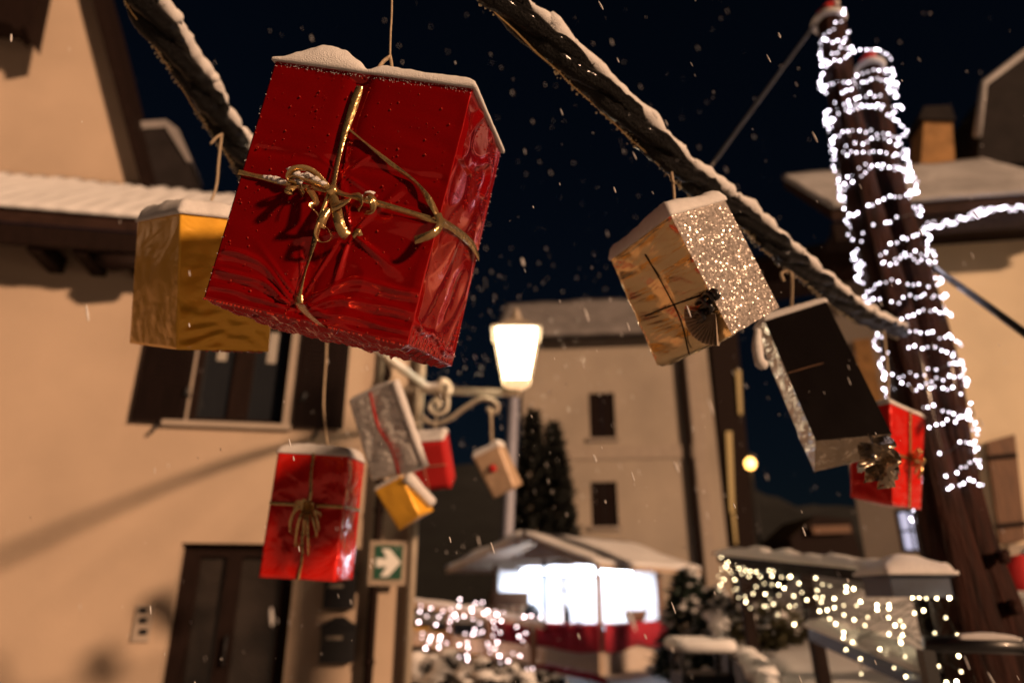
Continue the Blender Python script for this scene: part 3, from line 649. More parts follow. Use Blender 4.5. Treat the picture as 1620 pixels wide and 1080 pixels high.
for i in range(m_ + 1):
    k = i / m_ * 3; j = min(2, int(k)); e = T[j].lerp(T[j + 1], k - j); w_ = .05 * noise.noise(e * 3)
    for z in range(9):
        zz = e.z * z / 8; vs.append(V((e.x - .04 + .05 * noise.noise(V((e.y * 4, zz * 5, 0))), e.y, zz)))
q.add(vs, [(i * 9 + a, i * 9 + a + 1, (i + 1) * 9 + a + 1, (i + 1) * 9 + a) for i in range(m_) for a in range(8)], True)
ob = q.build('retaining_wall', M['stone']); tag(ob, 'grey stone retaining wall under the snowy terrace on the right', 'wall'); md = ob.modifiers.new('s', 'SOLIDIFY'); md.thickness = .3; md.offset = 1
q = MB()
for i in range(60):
    k = i / 60 * 3; j = min(2, int(k)); e = T[j].lerp(T[j + 1], k - j)
    q.ball(e + V((random.uniform(-.12, .05), 0, .03)), random.uniform(.08, .16), 8, 5, (1, 1.3, .5), .5)
tag(q.build('wall_snow', M['snow_far'], ob))
p_ = at(1085, 900, 13.5); cone_tree('fir_tree', V((p_.x, 13.5, .2)), p_.z - .2, .75, 2200, M['leaf'], 'small snow laden fir tree right of the market stall', M['dwood'], .22, .07)
p_ = at(1130, 930, 11.5); cone_tree('fir_tree', V((p_.x, 11.5, .4)), p_.z - .4, .6, 1500, M['leaf'], 'squat fir with snow clumps between the stall and the stone wall', M['dwood'], .2, .09)
shrub(at(1215, 1000, 7.6), .42, .25, 1600, mat('olive_leaf', (.10, .09, .04), .7, var=.3), 'olive brown leafy bush in snow on the terrace behind the fairy lights', .05, .09)
bc = at(1108, 1040, 7.0); t = thing('litter_bin', V((bc.x, bc.y, 0)), 'dark metal litter bin with a thick snow rim below the fir trees', 'bin')
bx = .24; bt = bc.z
q = MB(); q.box(V((bc.x - bx, bc.y - bx, .1)), V((bc.x + bx, bc.y + bx, bt - .12))); q.build('body', M['metal'], t)
for (sx, sy) in ((-1, -1), (1, -1), (1, 1), (-1, 1)): q = MB(); q.beam(V((bc.x + sx * (bx - .03), bc.y + sy * (bx - .03), bt - .12)), V((bc.x + sx * (bx - .03), bc.y + sy * (bx - .03), bt + .06)), .04, .04); q.build('post', M['metal'], t)
q = MB(); q.box(V((bc.x - bx - .02, bc.y - bx - .02, bt + .062)), V((bc.x + bx + .02, bc.y + bx + .02, bt + .09))); q.build('lid', M['metal'], t)
q = MB()
ring = [(math.cos(a), math.sin(a)) for a in [i * 2 * math.pi / 24 for i in range(25)]]
q.tube([V((bc.x + max(-1, min(1, x * 1.35)) * bx, bc.y + max(-1, min(1, y * 1.35)) * bx, bt + .115)) for x, y in ring], .06, 8); q.build('snow', M['snow_far'], t)

# railing with fairy lights
rl = thing('railing', at(1290, 1080, 5.2), 'snow topped dark timber railing sloping down towards the tree trunk', 'railing')
r0, r1 = at(1142, 882, 7.4), at(1440, 916, 3.9)
q = MB(); q.beam(r0, r1, .09, .085); q.build('top_rail', M['dwood'], rl)
q = MB(); up_ = V((0, 0, .045)); sd_ = (r1 - r0).cross(V((0, 0, 1))).normalized() * .10
bank(q, [r0 - sd_ + up_, r1 - sd_ + up_, r1 + sd_ + up_, r0 + sd_ + up_], 70, 6, lambda u, v, p: V((0, 0, .015 + edge(u, v, .35) * (.055 + .05 * noise.noise(p * 2.6) + .02 * noise.noise(p * 9)))), V((0, 0, -.012)))
q.build('rail_snow', M['snow'], rl)
s0, s1 = at(1288, 1000, 5.2), at(1475, 1078, 3.6)
q = MB(); q.beam(s0, s1, .08, .10); tag(q.build('lower_rail', mat('blue_painted_rail', (.05, .07, .13), .5), rl), 'blue painted lower rail')
q = MB(); sd_ = (s1 - s0).cross(V((0, 0, 1))).normalized() * .07; up_ = V((0, 0, .052))
bank(q, [s0 - sd_ + up_, s1 - sd_ + up_, s1 + sd_ + up_, s0 + sd_ + up_], 40, 6, lambda u, v, p: V((0, 0, .01 + edge(u, v, .35) * (.08 + .04 * noise.noise(p * 3)))), V((0, 0, -.01))); q.build('rail_snow', M['snow'], rl)
for (px, py, Y, w_) in ((1272, 905, 5.5, .085), (1452, 925, 3.75, .06), (1172, 895, 7.0, .1)):
    p = at(px, py, Y); q = MB(); q.beam(V((p.x + .05, p.y, .5)), p, w_, w_); q.build('post', M['dwood'], rl)
# cross rail in front of the trunk
x0 = at(1462, 1018, 3.05); x1 = at(1640, 1022, 2.95)
rr_ = thing('handrail', (x0 + x1) / 2 - V((0, 0, 1)), 'short black snow dusted handrail crossing in front of the trunk foot', 'handrail')
q = MB(); q.tube([x0, x1], .032, 10); q.build('bar', M['black'], rr_)
for xx in (x0, x1): q = MB(); q.beam(V((xx.x, xx.y, .6)), xx - V((0, 0, .02)), .05, .05); q.build('leg', M['black'], rr_)
q = MB(); a_, b_ = x0.lerp(x1, .3), x0.lerp(x1, .85); bank(q, [a_ + V((0, -.025, .03)), b_ + V((0, -.025, .03)), b_ + V((0, .025, .03)), a_ + V((0, .025, .03))], 20, 4, lambda u, v, p: V((0, 0, .018 * edge(u, v, .4))), V((0, 0, -.01))); q.build('snow', M['snow'], rr_)
# plastic box
bxo = thing('storage_box', at(1458, 950, 3.4), 'blue grey storage box with snow on its lid under the railing end', 'box')
a_ = at(1414, 944, 3.35); b_ = at(1502, 912, 3.35)
q = MB(); q.box(V((a_.x, 3.35, a_.z)), V((b_.x, 3.62, b_.z))); q.build('body', M['plastic'], bxo)
q = MB(); q.box(V((a_.x - .02, 3.33, b_.z + .002)), V((b_.x + .02, 3.64, b_.z + .015))); q.build('lid', M['plastic'], bxo)
q = MB(); bank(q, [V((a_.x - .03, 3.32, b_.z + .015)), V((b_.x + .03, 3.32, b_.z + .015)), V((b_.x + .03, 3.65, b_.z + .015)), V((a_.x - .03, 3.65, b_.z + .015))], 20, 10, lambda u, v, p: V((0, 0, .01 + edge(u, v, .3) * (.07 + .04 * noise.noise(p * 6)))), V((0, 0, -.005))); q.build('snow', M['snow'], bxo)

RB = [(128,190),(140,210),(160,215),(150,235),(130,250),(115,285),(165,250),(180,265),(140,300),(125,325),(120,350),(205,225),(215,245),(235,240),(230,270),(250,255),(270,258),(265,285),(195,300),(190,355),(205,345),(300,262),(320,285),(365,255),(385,258),(378,282),(340,318),(300,335),(285,368),(245,385),(250,410),(272,440),(215,388),(345,370),(378,325),(410,325),(438,342),(425,288),(460,290),(470,285),(412,375),(370,395),(385,420),(340,430),(355,430),(485,380),(512,318),(525,362),(550,400),(493,427),(465,432),(407,472),(488,520),(593,292),(627,323),(663,330),(600,352),(620,410),(685,393),(650,450),(685,438),(732,427),(612,455),(733,473),(662,492),(693,518),(745,335),(743,358),(780,345),(840,338),(815,408),(795,428),(895,425),(897,448),(930,335),(942,355),(955,425),(955,440),(783,497),(850,485),(836,525),(807,552),(732,560),(730,585),(775,608),(795,608),(743,645),(815,690),(818,763),(910,642),(952,488),(955,568),(985,525),(1010,502),(1025,530),(1022,572),(1013,610),(1035,680),(980,705),(980,733),(1037,777),(1070,388),(1103,385),(1138,392),(1190,392),(1252,390),(1080,465),(1125,452),(1235,487),(1180,563),(1156,653),(1198,725),(1292,575),(1298,676),(1310,753),(1238,806),(1288,802),(628,385),(595,388),(1008,590)]
rn = thing('net_lights', at(1300, 1060, 5.2), 'warm white net of fairy lights hanging from the snowy railing', 'fairy lights')
pts = []
for x, y in RB:
    px, py = 1100 + x / 3.115, 820 + y / 3.115; k = max(0, min(1, (px - 1142) / 373)); Y = 1 / ((1 - k) / 7.3 + k / 3.3)
    pts.append(at(px, py, Y + random.uniform(-.12, .05)))
place_bulbs(pts[20:] + pts[:20], .0065, M['bulb_w'], rn)
q = MB(); sp = sorted(pts, key=lambda p: p.x)
for i in range(0, len(sp) - 2, 1): q.tube([sp[i], sp[i + 1]], .0018, 4)
q.build('wire', M['wire'], rn)

# ------------------------------------------------------------------ right hand houses
PR = Plane(at(1335, 600, 8.15), at(1620, 600, 7.85))
ur = lambda px: PR.uz(px, 600)[0]
rh = thing('house', PR.p(1.5, 0), 'cream house on the right with snowy eave and brown plank shutter', 'house')
za = PR.uz(1550, 372)[1]; zf = hit(1550, 318, PR.o + PR.n * .55, PR.n).z
lw = PR.uz(1482, 700)[0]
ru_end = ur(1760)
PR.wall(lw, ru_end, -.1, za + .3, [], .35).build('wall', M['stucco_r'], rh)
q = MB(); tzr = hit(1550, 258, PR.o - PR.n * 1.2, PR.n).z
q.hexa([PR.p(u, z + dz, o_) for dz in (-.16, 0) for o_, z in ((.6, zf), (-1.2, tzr)) for u in (lw - .9, ru_end)]); q.build('roof', M['tile'], rh)
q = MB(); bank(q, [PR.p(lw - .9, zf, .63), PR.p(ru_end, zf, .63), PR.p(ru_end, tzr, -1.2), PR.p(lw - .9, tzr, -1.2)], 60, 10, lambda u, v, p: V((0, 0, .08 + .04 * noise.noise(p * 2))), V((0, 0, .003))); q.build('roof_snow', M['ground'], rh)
q = MB(); q.hexa([PR.p(u, z, o_) for z in (zf - .42, zf - .163) for o_ in (.45, .56) for u in (lw - .9, ru_end)]); q.build('fascia', M['dwood'], rh)
q = MB(); q.hexa([PR.p(u, z, o_) for z in (zf - .30, zf - .25) for o_ in (.003, .448) for u in (lw - .9, ru_end)]); q.build('soffit', M['dwood'], rh)
PRc = lambda px, py, o_: hit(px, py, PR.o + PR.n * o_, PR.n)
q = MB(); q.prism([PRc(1456, 268, -1.3), PRc(1512, 262, -1.3), PRc(1506, 192, -1.3), PRc(1462, 190, -1.3)], -PR.n * .5); ch = q.build('chimney', M['chim'], rh)
q = MB(); q.prism([PRc(1454, 188, -1.25), PRc(1512, 190, -1.25), PRc(1504, 166, -1.25), PRc(1462, 168, -1.25)], -PR.n * .6); q.build('chimney_cap', M['slate'], ch)
q = MB(); q.prism([PRc(1546, 262, -1.5), PRc(1680, 252, -1.5), PRc(1680, 50, -1.5), PRc(1620, 88, -1.5), PRc(1560, 140, -1.5), PRc(1552, 200, -1.5)], -PR.n * 2); dmo = q.build('dormer', M['slate'], rh)
q = MB(); q.tube([PRc(1546, 215, -1.4), PRc(1556, 132, -1.4), PRc(1620, 84, -1.4), PRc(1680, 44, -1.4)], .06, 8); q.build('dormer_snow', M['ground'], dmo)
# plank shutter
q = MB(); a, b = ur(1562), ur(1600)
def skew(px, py, o_): return PRc(px, py, o_)
q.prism([skew(1580, 860, .02), skew(1620, 855, .02), skew(1602, 688, .02), skew(1558, 700, .02)], PR.n * .05); sh = q.build('shutter', M['bwood'], rh)
for y in (722, 830):
    q = MB(); k = (y - 700) / 160 * 22; q.prism([skew(1556 + k, y + 6, .073), skew(1606 + k, y + 1, .073), skew(1604 + k, y - 6, .073), skew(1555 + k, y - 1, .073)], PR.n * .02); q.build('batten', M['shutter'], sh)
q = MB(); q.prism([skew(1590, 880, .02), skew(1680, 876, .02), skew(1680, 858, .02), skew(1588, 862, .02)], PR.n * .12); q.build('sill', M['trim'], rh)
# red hat on something by the wall
p_ = at(1616, 945, 5.0)
def santa_hat(c, r, label, tilt=(0, 0), snow=True):
    t = thing('santa_hat', c, label, 'hat', 'santa hats'); q = MB()
    q.tube([c, c + V((tilt[0] * .2, tilt[1] * .2, r * .7)), c + V((tilt[0], tilt[1], r * 1.5)), c + V((tilt[0] * 2.2, tilt[1] * 2, r * 1.75))], [r, r * .85, r * .4, r * .1], 12); q.build('cone', M['redfelt'], t)
    q = MB(); q.tube([c + V((math.cos(a) * r, math.sin(a) * r, 0)) for a in [i * math.pi / 8 for i in range(17)]], r * .28, 8); q.build('trim', M['whitefelt'], t)
    q = MB(); q.ball(c + V((tilt[0] * 2.4, tilt[1] * 2, r * 1.75)), r * .3, 8, 6); q.build('pompom', M['whitefelt'], t)
    return t
santa_hat(p_, .16, 'large red santa hat on the white figure at the right edge', (.05, 0))
q = MB(); q.ball(p_ - V((0, 0, .22)), .2, 12, 8, (1, 1, 1.1), .2); q.lathe([(.2, -1.0), (.3, -.8), (.3, -.5), (.16, -.2)], p_ - V((0, 0, .1)))
tag(q.build('snowman', M['snow']), 'white snow figure under the red hat at the right edge', 'snowman')
# middle right house seen left of the trunk
PM = Plane(at(1330, 650, 13), at(1500, 650, 12.2))
mh = thing('house', PM.p(1, 0), 'beige house behind the tree trunk with a lit white window', 'house')
mu = lambda px: PM.uz(px, 700)[0]
mz = PM.uz(1400, 436)[1]
wa, wzt = PM.uz(1414, 806); wbb, wzb = PM.uz(1472, 872)
PM.wall(mu(1338), mu(1560), -.1, mz, [(wa, wbb, wzb, wzt)], .3).build('wall', M['stucco_grey'], mh)
q = MB(); PM.box(q, wa, wbb, wzb, wzt, -.12, -.1); wo = q.build('window', M['litwin'], mh)
q = MB()
for (a, b, c, d) in ((wa, wa + .07, wzb, wzt), (wbb - .05, wbb, wzb, wzt), (wa + .07, wbb - .05, wzb, wzb + .05), (wa + .07, wbb - .05, wzt - .05, wzt), ((wa + wbb) / 2 - .02, (wa + wbb) / 2 + .02, wzb + .05, wzt - .05), (wa + .07, wbb - .05, (wzb + wzt) / 2 - .02, (wzb + wzt) / 2 + .02)): PM.box(q, a, b, c, d, -.095, -.05)
q.build('frame', M['dwood'], wo)
q = MB(); PM.box(q, mu(1215), mu(1600), mz, PM.uz(1400, 398)[1], -.3, .7); q.build('roof', M['tile'], mh)
q = MB(); PM.box(q, mu(1215), mu(1600), PM.uz(1400, 398)[1] + .003, PM.uz(1400, 390)[1], -.3, .72); q.build('roof_snow', M['slate'], mh)
q = MB(); PM.pbox(q, 1350, 540, 1398, 650, .01, .06); q.build('shutter', M['chim'], mh)
# dark barn with slats further left
q = MB(); q.prism([V((at(1250, 700, 24).x, 24, 0)), V((at(1352, 700, 24).x, 24, 0)), at(1345, 820, 24), at(1290, 815, 24), at(1250, 850, 24)], (0, 3, 0)); bo = q.build('barn', M['dwood']); tag(bo, 'low dark timber barn behind the railing', 'barn')
q = MB(); q.beam(at(1285, 838, 23.8), at(1345, 836, 23.8), .1, .25); q.build('board', M['bwood'], bo)
# eave string lights
el = thing('string_lights', PR.p(ur(1540), zf - .3, .6), 'row of white lights along the eave of the right house', 'fairy lights')
pts = []
for i in range(64):
    k = i / 63; px = 1462 + k * 190; py = 356 - k * 36 + 4 * math.sin(k * 9) + random.uniform(-5, 5); pts.append(PRc(px, py, .68))
place_bulbs(pts, .011, M['bulb_c'], el)
q = MB(); q.tube(pts[::3], .004, 4); q.build('wire', M['wire'], el)

# ------------------------------------------------------------------ tree trunk, hats, wound lights
TY = 3.5
trk = thing('tree_trunk', V((at(1560, 1080, TY).x, TY, .9)), 'tall forked reddish brown trunk wound with white lights on the right', 'tree trunk')
def prong(lst, Y, seed, nseg=14):
    P_ = smooth_path([at(x, y, Y) for x, y, w_ in lst], 6); Ws = []
    for i in range(len(lst) - 1):
        for k in range(6): Ws.append(lst[i][2] * (1 - k / 6) + lst[i + 1][2] * k / 6)
    Ws.append(lst[-1][2]); mb = MB(); n_ = 20; vs = []
    for i, p in enumerate(P_):
        for k in range(n_):
            a = 2 * math.pi * k / n_; r = Ws[i] * (1 + .16 * noise.noise(V((math.cos(a) * 2.2, math.sin(a) * 2.2, p.z * .8 + seed))) + .05 * math.sin(a * 7 + seed + p.z))
            vs.append(p + V((math.cos(a) * r, math.sin(a) * r, 0)))
    m2 = len(P_); mb.add(vs, [(i * n_ + k, i * n_ + (k + 1) % n_, (i + 1) * n_ + (k + 1) % n_, (i + 1) * n_ + k) for i in range(m2 - 1) for k in range(n_)] + [tuple(range(n_)), tuple((m2 - 1) * n_ + k for k in range(n_))], True)
    return mb
Lp = [(1580, 1300, .17), (1556, 1080, .155), (1524, 960, .14), (1487, 810, .115), (1458, 690, .105), (1428, 560, .10), (1397, 440, .10), (1366, 320, .095), (1346, 220, .09), (1326, 110, .085), (1312, 22, .08)]
Rp = [(1625, 1300, .2), (1588, 1080, .18), (1556, 960, .16), (1523, 840, .13), (1501, 720, .11), (1484, 600, .108), (1458, 490, .10), (1431, 390, .095), (1405, 290, .092), (1390, 200, .088), (1376, 102, .07)]
tb = prong(Lp, TY, 1.0); t2 = prong(Rp, TY + .07, 5.0); tb.add(t2.v, t2.f, True); tb.build('trunk', M['bark'], trk)
for (px, py) in ((1586, 880), (1520, 1010), (1604, 960)):
    q = MB(); q.ball(at(px, py, TY - .12), .035, 8, 6, (1, 1, 1), .5); q.build('knot', M['bark'], trk)
santa_hat(at(1311, 34, TY), .088, 'small red santa hat on top of the taller trunk prong', (.03, 0))
santa_hat(at(1376, 108, TY + .05), .075, 'small red santa hat on top of the shorter trunk prong', (.02, 0))
wl = thing('string_lights', V(trk.location) + V((0, 0, 1.3)), 'cold white fairy lights wound in rings round the forked trunk', 'fairy lights')
LL = smooth_path([at(x, y, TY) for x, y, w_ in Lp], 10); RR = smooth_path([at(x, y, TY + .07) for x, y, w_ in Rp], 10)
def atz(path, z):
    for i in range(len(path) - 1):
        if path[i].z <= z <= path[i + 1].z:
            k = (z - path[i].z) / (path[i + 1].z - path[i].z); return path[i].lerp(path[i + 1], k)
    return None
pts = []; wire = []; a = 0; z = at(1500, 800, TY).z; ztop = at(1310, 35, TY).z; zr = at(1378, 102, TY).z
row = 0; zlow = z
while z < ztop:
    l = atz(LL, z); r = atz(RR, z) if z < zr else None
    c = (l + r) / 2 if r else l; hw = (r.x - l.x) / 2 + .105 if r else .095; hd = .155 if r else .10
    zz = z + .045 * math.sin(a * 1.0 + z * 4) + .13 * noise.noise(V((a * .55, z, 3))) + .07 * math.cos(a) * noise.noise(V((z * 2.3, 4, 4))) * 2 + .03 * noise.noise(V((a * 3, z, 5)))
    ph = a; w1 = 1 + .10 * noise.noise(V((a, z * 3, 1)))
    p = c + V((math.cos(ph) * hw * w1, math.sin(ph) * hd * w1, zz - z))
    wire.append(p)
    g_ = noise.noise(V((a * 1.3, z * 2.1, 9)))
    if g_ > -.26 or random.random() < .25: pts.append(p + V((random.uniform(-.008, .008), -.008, random.uniform(-.012, .012))))
    step = .027 / ((hw + hd) / 2); a += step; z += step / 6.283 * (.060 if z < zlow + .10 else .102 + .03 * math.sin(z * 9))
random.shuffle(pts); front = sorted(pts, key=lambda p: (p.y > TY - .02))
place_bulbs(front, .0055, M['bulb_c'], wl)
q = MB(); q.tube(wire[::2], .0025, 4, cap=False); q.build('wire', M['wire'], wl)

# ------------------------------------------------------------------ cables
q = MB(); q.tube(smooth_path([at(1118, 272, 2.6), at(1200, 160, 3.0), at(1290, 38, 3.45)], 6), .011, 8); tag(q.build('cable', M['metal']), 'thin grey guy cable from the garland up to the trunk top', 'cable')
q = MB(); q.tube([at(1478, 424, 3.4), at(1560, 482, 3.0), at(1700, 585, 2.4)], .017, 8); tag(q.build('cable', M['black']), 'thick black cable slanting down to the right edge beside the trunk', 'cable')

# ------------------------------------------------------------------ garlands
def garland(keys, rad, label, seed, bead_side, beadn=4):
    P_ = smooth_path([at(x, y, Y) for x, y, Y in keys], 26)
    # resample evenly
    L_ = [0]
    for i in range(1, len(P_)): L_.append(L_[-1] + (P_[i] - P_[i - 1]).length)
    tot = L_[-1]; m = int(tot / .012); Q = []; j = 0
    for i in range(m + 1):
        s_ = tot * i / m
        while j < len(L_) - 2 and L_[j + 1] < s_: j += 1
        Q.append(P_[j].lerp(P_[j + 1], (s_ - L_[j]) / max(1e-6, L_[j + 1] - L_[j])))
    t = thing('garland', Q[m // 2], label, 'garland', 'garlands over the street'); core = MB(); bd = MB(); sn_ = MB(); wr = []
    strands = [[], [], []]; sp_ = []; sr = []
    for i, p in enumerate(Q):
        tg = (Q[min(i + 1, m)] - Q[max(i - 1, 0)]).normalized(); x = tg.cross(V((0, 0, 1))).normalized(); y = x.cross(tg)
        s_ = tot * i / m
        for k in range(3):
            a = s_ * 10 + k * 2.094 + noise.noise(V((s_ * 3, seed, k))) * .8
            strands[k].append(p + (x * math.cos(a) + y * math.sin(a)) * rad * (.52 + .3 * noise.noise(V((s_ * 8, seed, k * 5)))))
        ax = s_ * 9 + seed; lump = 1 + .8 * noise.noise(V((s_ * 11, seed, 0))) + .35 * noise.noise(V((s_ * 31, seed, 4)))
        if y.z < 0: y = -y
        # snow rides on the side that faces up and away from the light string
        top = V((.75, -.35, .8)); top = (top - tg * top.dot(tg)).normalized()
        sp_.append(p + top * rad * (.88 + .14 * noise.noise(V((s_ * 9, seed, 7))))); sr.append(rad * .50 * max(.45, lump))
        w_ = (-top + x * math.sin(s_ * 13) * .35 * bead_side).normalized()
        wr.append(p + w_ * rad * (1.0 + .10 * noise.noise(V((s_ * 14, seed, 2)))))
    for k in range(3): core.tube(strands[k], [rad * .60 * (1 + .45 * noise.noise(V((i * .13, k, seed))) + .25 * noise.noise(V((i * .4, k, seed + 3)))) for i in range(m + 1)], 10)
    core.build('greenery', M['garland'], t)
    # ragged tufts of needles
    tf = MB()
    for i in range(int(tot * 900)):
        k = random.randrange(m); p = Q[k]; d = V((random.gauss(0, 1), random.gauss(0, 1), random.gauss(0, 1))).normalized(); d = (d + V((0, 0, -.2))).normalized()
        b_ = p + d * rad * .8; l = rad * random.uniform(.15, .42); dd = (d + (Q[k + 1] - p).normalized() * random.uniform(-1.6, 1.6)).normalized(); w_ = dd.cross(V((.2, .9, .3))).normalized() * .0016
        tf.add([b_ - w_, b_ + w_, b_ + dd * l], [(0, 1, 2)])
    tf.build('needles', M['garland'], t)
    sm = MB()
    for i in range(0, m, 1): pass
    sm.tube(sp_, sr, 10, sq=1.0)
    for i in range(0, m, 3): sm.ball(sp_[i] + V((random.uniform(-.2, .2) * rad, random.uniform(-.2, .2) * rad, 0)), sr[i] * random.uniform(.7, 1.15), 8, 6, (1, 1, .9), .4)
    sm.build('snow', M['snow'], t)
    for i in range(0, m, 1):
        if noise.noise(V((i * .05, seed, 11))) > -.25:
            for _ in range(beadn): bd.ball(wr[i] + V([random.uniform(-.009, .009) for _ in range(3)]), random.uniform(.0014, .0036), 5, 4)
    tag(bd.build('gold_beads', M['bead'], t), kind='stuff')
    b2 = MB(); b2.tube(wr[::2], .0028, 5); b2.build('bead_wire', M['ribbon'], t)
    return t, Q
LG = [(60, -330, 1.15), (165, -140, 1.3), (228, 0, 1.5), (285, 90, 1.68), (335, 170, 1.88), (378, 240, 2.1), (455, 360, 2.8), (530, 480, 4.0)]
garland(LG, .048, 'dark twisted garland with a snow crust running down behind the big red gift', 3.0, 1)
RG = [(640, -150, .98), (720, -70, 1.06), (795, -4, 1.15), (850, 52, 1.22), (925, 118, 1.32), (1000, 190, 1.44), (1078, 268, 1.6), (1165, 332, 1.82), (1225, 385, 2.0), (1290, 440, 2.25), (1360, 495, 2.65), (1425, 524, 3.33)]
garland(RG, .036, 'dark twisted garland with snow and golden beads running from the top to the lit trunk', 8.0, -1)
# thin snowed rope that goes on to the lamp bracket
q = MB(); rp = smooth_path([at(530, 480, 4.0), at(590, 548, 5.2), at(640, 588, 6.0), at(672, 612, 6.4), at(694, 614, 6.45)], 12); q.tube(rp, [.03 + .006 * noise.noise(p * 5) for p in rp], 8)
ro = q.build('rope', M['iron']); tag(ro, 'snow crusted rope tied in a knot on the lamp bracket', 'rope')
q = MB(); q.tube([p + V((0, -.01, .028 + .006 * noise.noise(p * 9))) for p in rp], .028, 8); q.build('snow', M['snow'], ro)
q = MB(); kc = at(703, 616, 6.48); q.tube([kc + V((math.cos(a) * .05, .06 * math.sin(a * 2), math.sin(a) * .085)) for a in [i * .45 for i in range(15)]], .032, 8); q.build('knot', M['iron'], ro)

# ------------------------------------------------------------------ gifts
KEYS = [(-1, -1, -1), (1, -1, -1), (-1, 1, -1), (1, 1, -1), (-1, -1, 1), (1, -1, 1), (-1, 1, 1), (1, 1, 1)]
def euler(e):
    a, b, g_ = e; return Matrix.Rotation(g_, 3, 'Z') @ Matrix.Rotation(b, 3, 'Y') @ Matrix.Rotation(a, 3, 'X')
def corners(fit, obs={}):
    t, e, d = fit; Rm = euler(e); cs = {}
    for k in KEYS: cs[k] = V(t) + Rm @ V((k[0] * d[0] / 2, k[1] * d[1] / 2, k[2] * d[2] / 2))
    for k, (x, y) in obs.items(): cs[k] = at(x, y, cs[k].y)
    return cs
def tri(cs, u, v, w):
    r = V((0, 0, 0))
    for k, p in cs.items(): r += p * ((u if k[0] > 0 else 1 - u) * (v if k[1] > 0 else 1 - v) * (w if k[2] > 0 else 1 - w))
    return r
FACES = {'front': lambda a, b: (a, 0, b), 'back': lambda a, b: (1 - a, 1, b), 'right': lambda a, b: (1, a, b), 'left': lambda a, b: (0, 1 - a, b), 'top': lambda a, b: (a, b, 1), 'bottom': lambda a, b: (a, 1 - b, 0)}
def wrap(cs, faces, N_, amp, seed, extra=None):
    mb = MB()
    for fn in faces:
        f = FACES[fn]; vs = []
        c00, c10, c01 = tri(cs, *f(0, 0)), tri(cs, *f(1, 0)), tri(cs, *f(0, 1)); nr = (c10 - c00).cross(c01 - c00).normalized()
        for j in range(N_ + 1):
            for i in range(N_ + 1):
                a, b = i / N_, j / N_; p = tri(cs, *f(a, b)); e = min(1, min(a, 1 - a, b, 1 - b) / .04)
                dsp = amp * (noise.noise(p * 9 + V((seed, 0, 0))) + .5 * noise.noise(p * 22 + V((seed, 3, 0)))) * e
                if extra: dsp += extra(fn, a, b, p) * e
                vs.append(p + nr * dsp)
        mb.add(vs, [(j * (N_ + 1) + i, j * (N_ + 1) + i + 1, (j + 1) * (N_ + 1) + i + 1, (j + 1) * (N_ + 1) + i) for j in range(N_) for i in range(N_)], True)
    return mb
ALLF = ['front', 'back', 'right', 'left', 'top', 'bottom']
def face_n(cs, fn):
    f = FACES[fn]; a, b, c = tri(cs, *f(0, 0)), tri(cs, *f(1, 0)), tri(cs, *f(0, 1)); return a, (b - a).cross(c - a).normalized()
def snowcap(cs, h_, parent, seed=0, bump_=.4, prof=None, N_=28):
    c = (tri(cs, .5, .5, 1)); q = MB(); ex = 1.035
    quad = [c + (cs[k] - c) * ex for k in ((-1, -1, 1), (1, -1, 1), (1, 1, 1), (-1, 1, 1))]
    _, nr = face_n(cs, 'top'); updir = (nr + V((0, 0, 1))).normalized()
    def hf(u, v, p):
        k = edge(u, v, .09); x = (prof(u, v) if prof else 1)
        return updir * (h_ * (.12 + .88 * k) * x * (1 + bump_ * noise.noise(p * 10 + V((seed, 0, 0))) + .10 * noise.noise(p * 45)) + .0010 * noise.noise(p * 95))
    bank(q, quad, N_, N_, hf, -nr * .004); return q.build('snow', M['snow'], parent)
def strip(q, pts, nrm, w, twist=None, n_=5, th=.0006):
    P_ = smooth_path(pts, n_); m = len(P_); vs = []
    for i, p in enumerate(P_):
        t = (P_[min(i + 1, m - 1)] - P_[max(i - 1, 0)]).normalized(); s_ = t.cross(nrm).normalized()
        a = twist(i / (m - 1)) if twist else 0; s2 = s_ * math.cos(a) + nrm * math.sin(a); k = t.cross(s2)
        ww = w(i / (m - 1)) if callable(w) else w
        vs += [p - s2 * ww / 2, p + s2 * ww / 2, p + s2 * ww / 2 + k * th, p - s2 * ww / 2 + k * th]
    fs = []
    for i in range(m - 1):
        for k in range(4): fs.append((i * 4 + k, i * 4 + (k + 1) % 4, (i + 1) * 4 + (k + 1) % 4, (i + 1) * 4 + k))
    q.add(vs, fs, True); return q
def string_(q, pts, r=.0018): q.tube(smooth_path(pts, 4), r, 6)
GG = 'wrapped gift boxes hanging over the street'
def gift(name, fit, obs, label, m_, N_=16, amp=.003, snow=.02, seed=1, **kw):
    cs = corners(fit, obs); c = tri(cs, .5, .5, 0); t = thing('gift_box', c, label, 'gift box', GG)
    wrap(cs, ALLF, N_, amp, seed, kw.get('extra')).build('wrapping', m_, t, weld=True, smooth=True)
    if snow: snowcap(cs, snow, t, seed, prof=kw.get('prof'))
    return t, cs

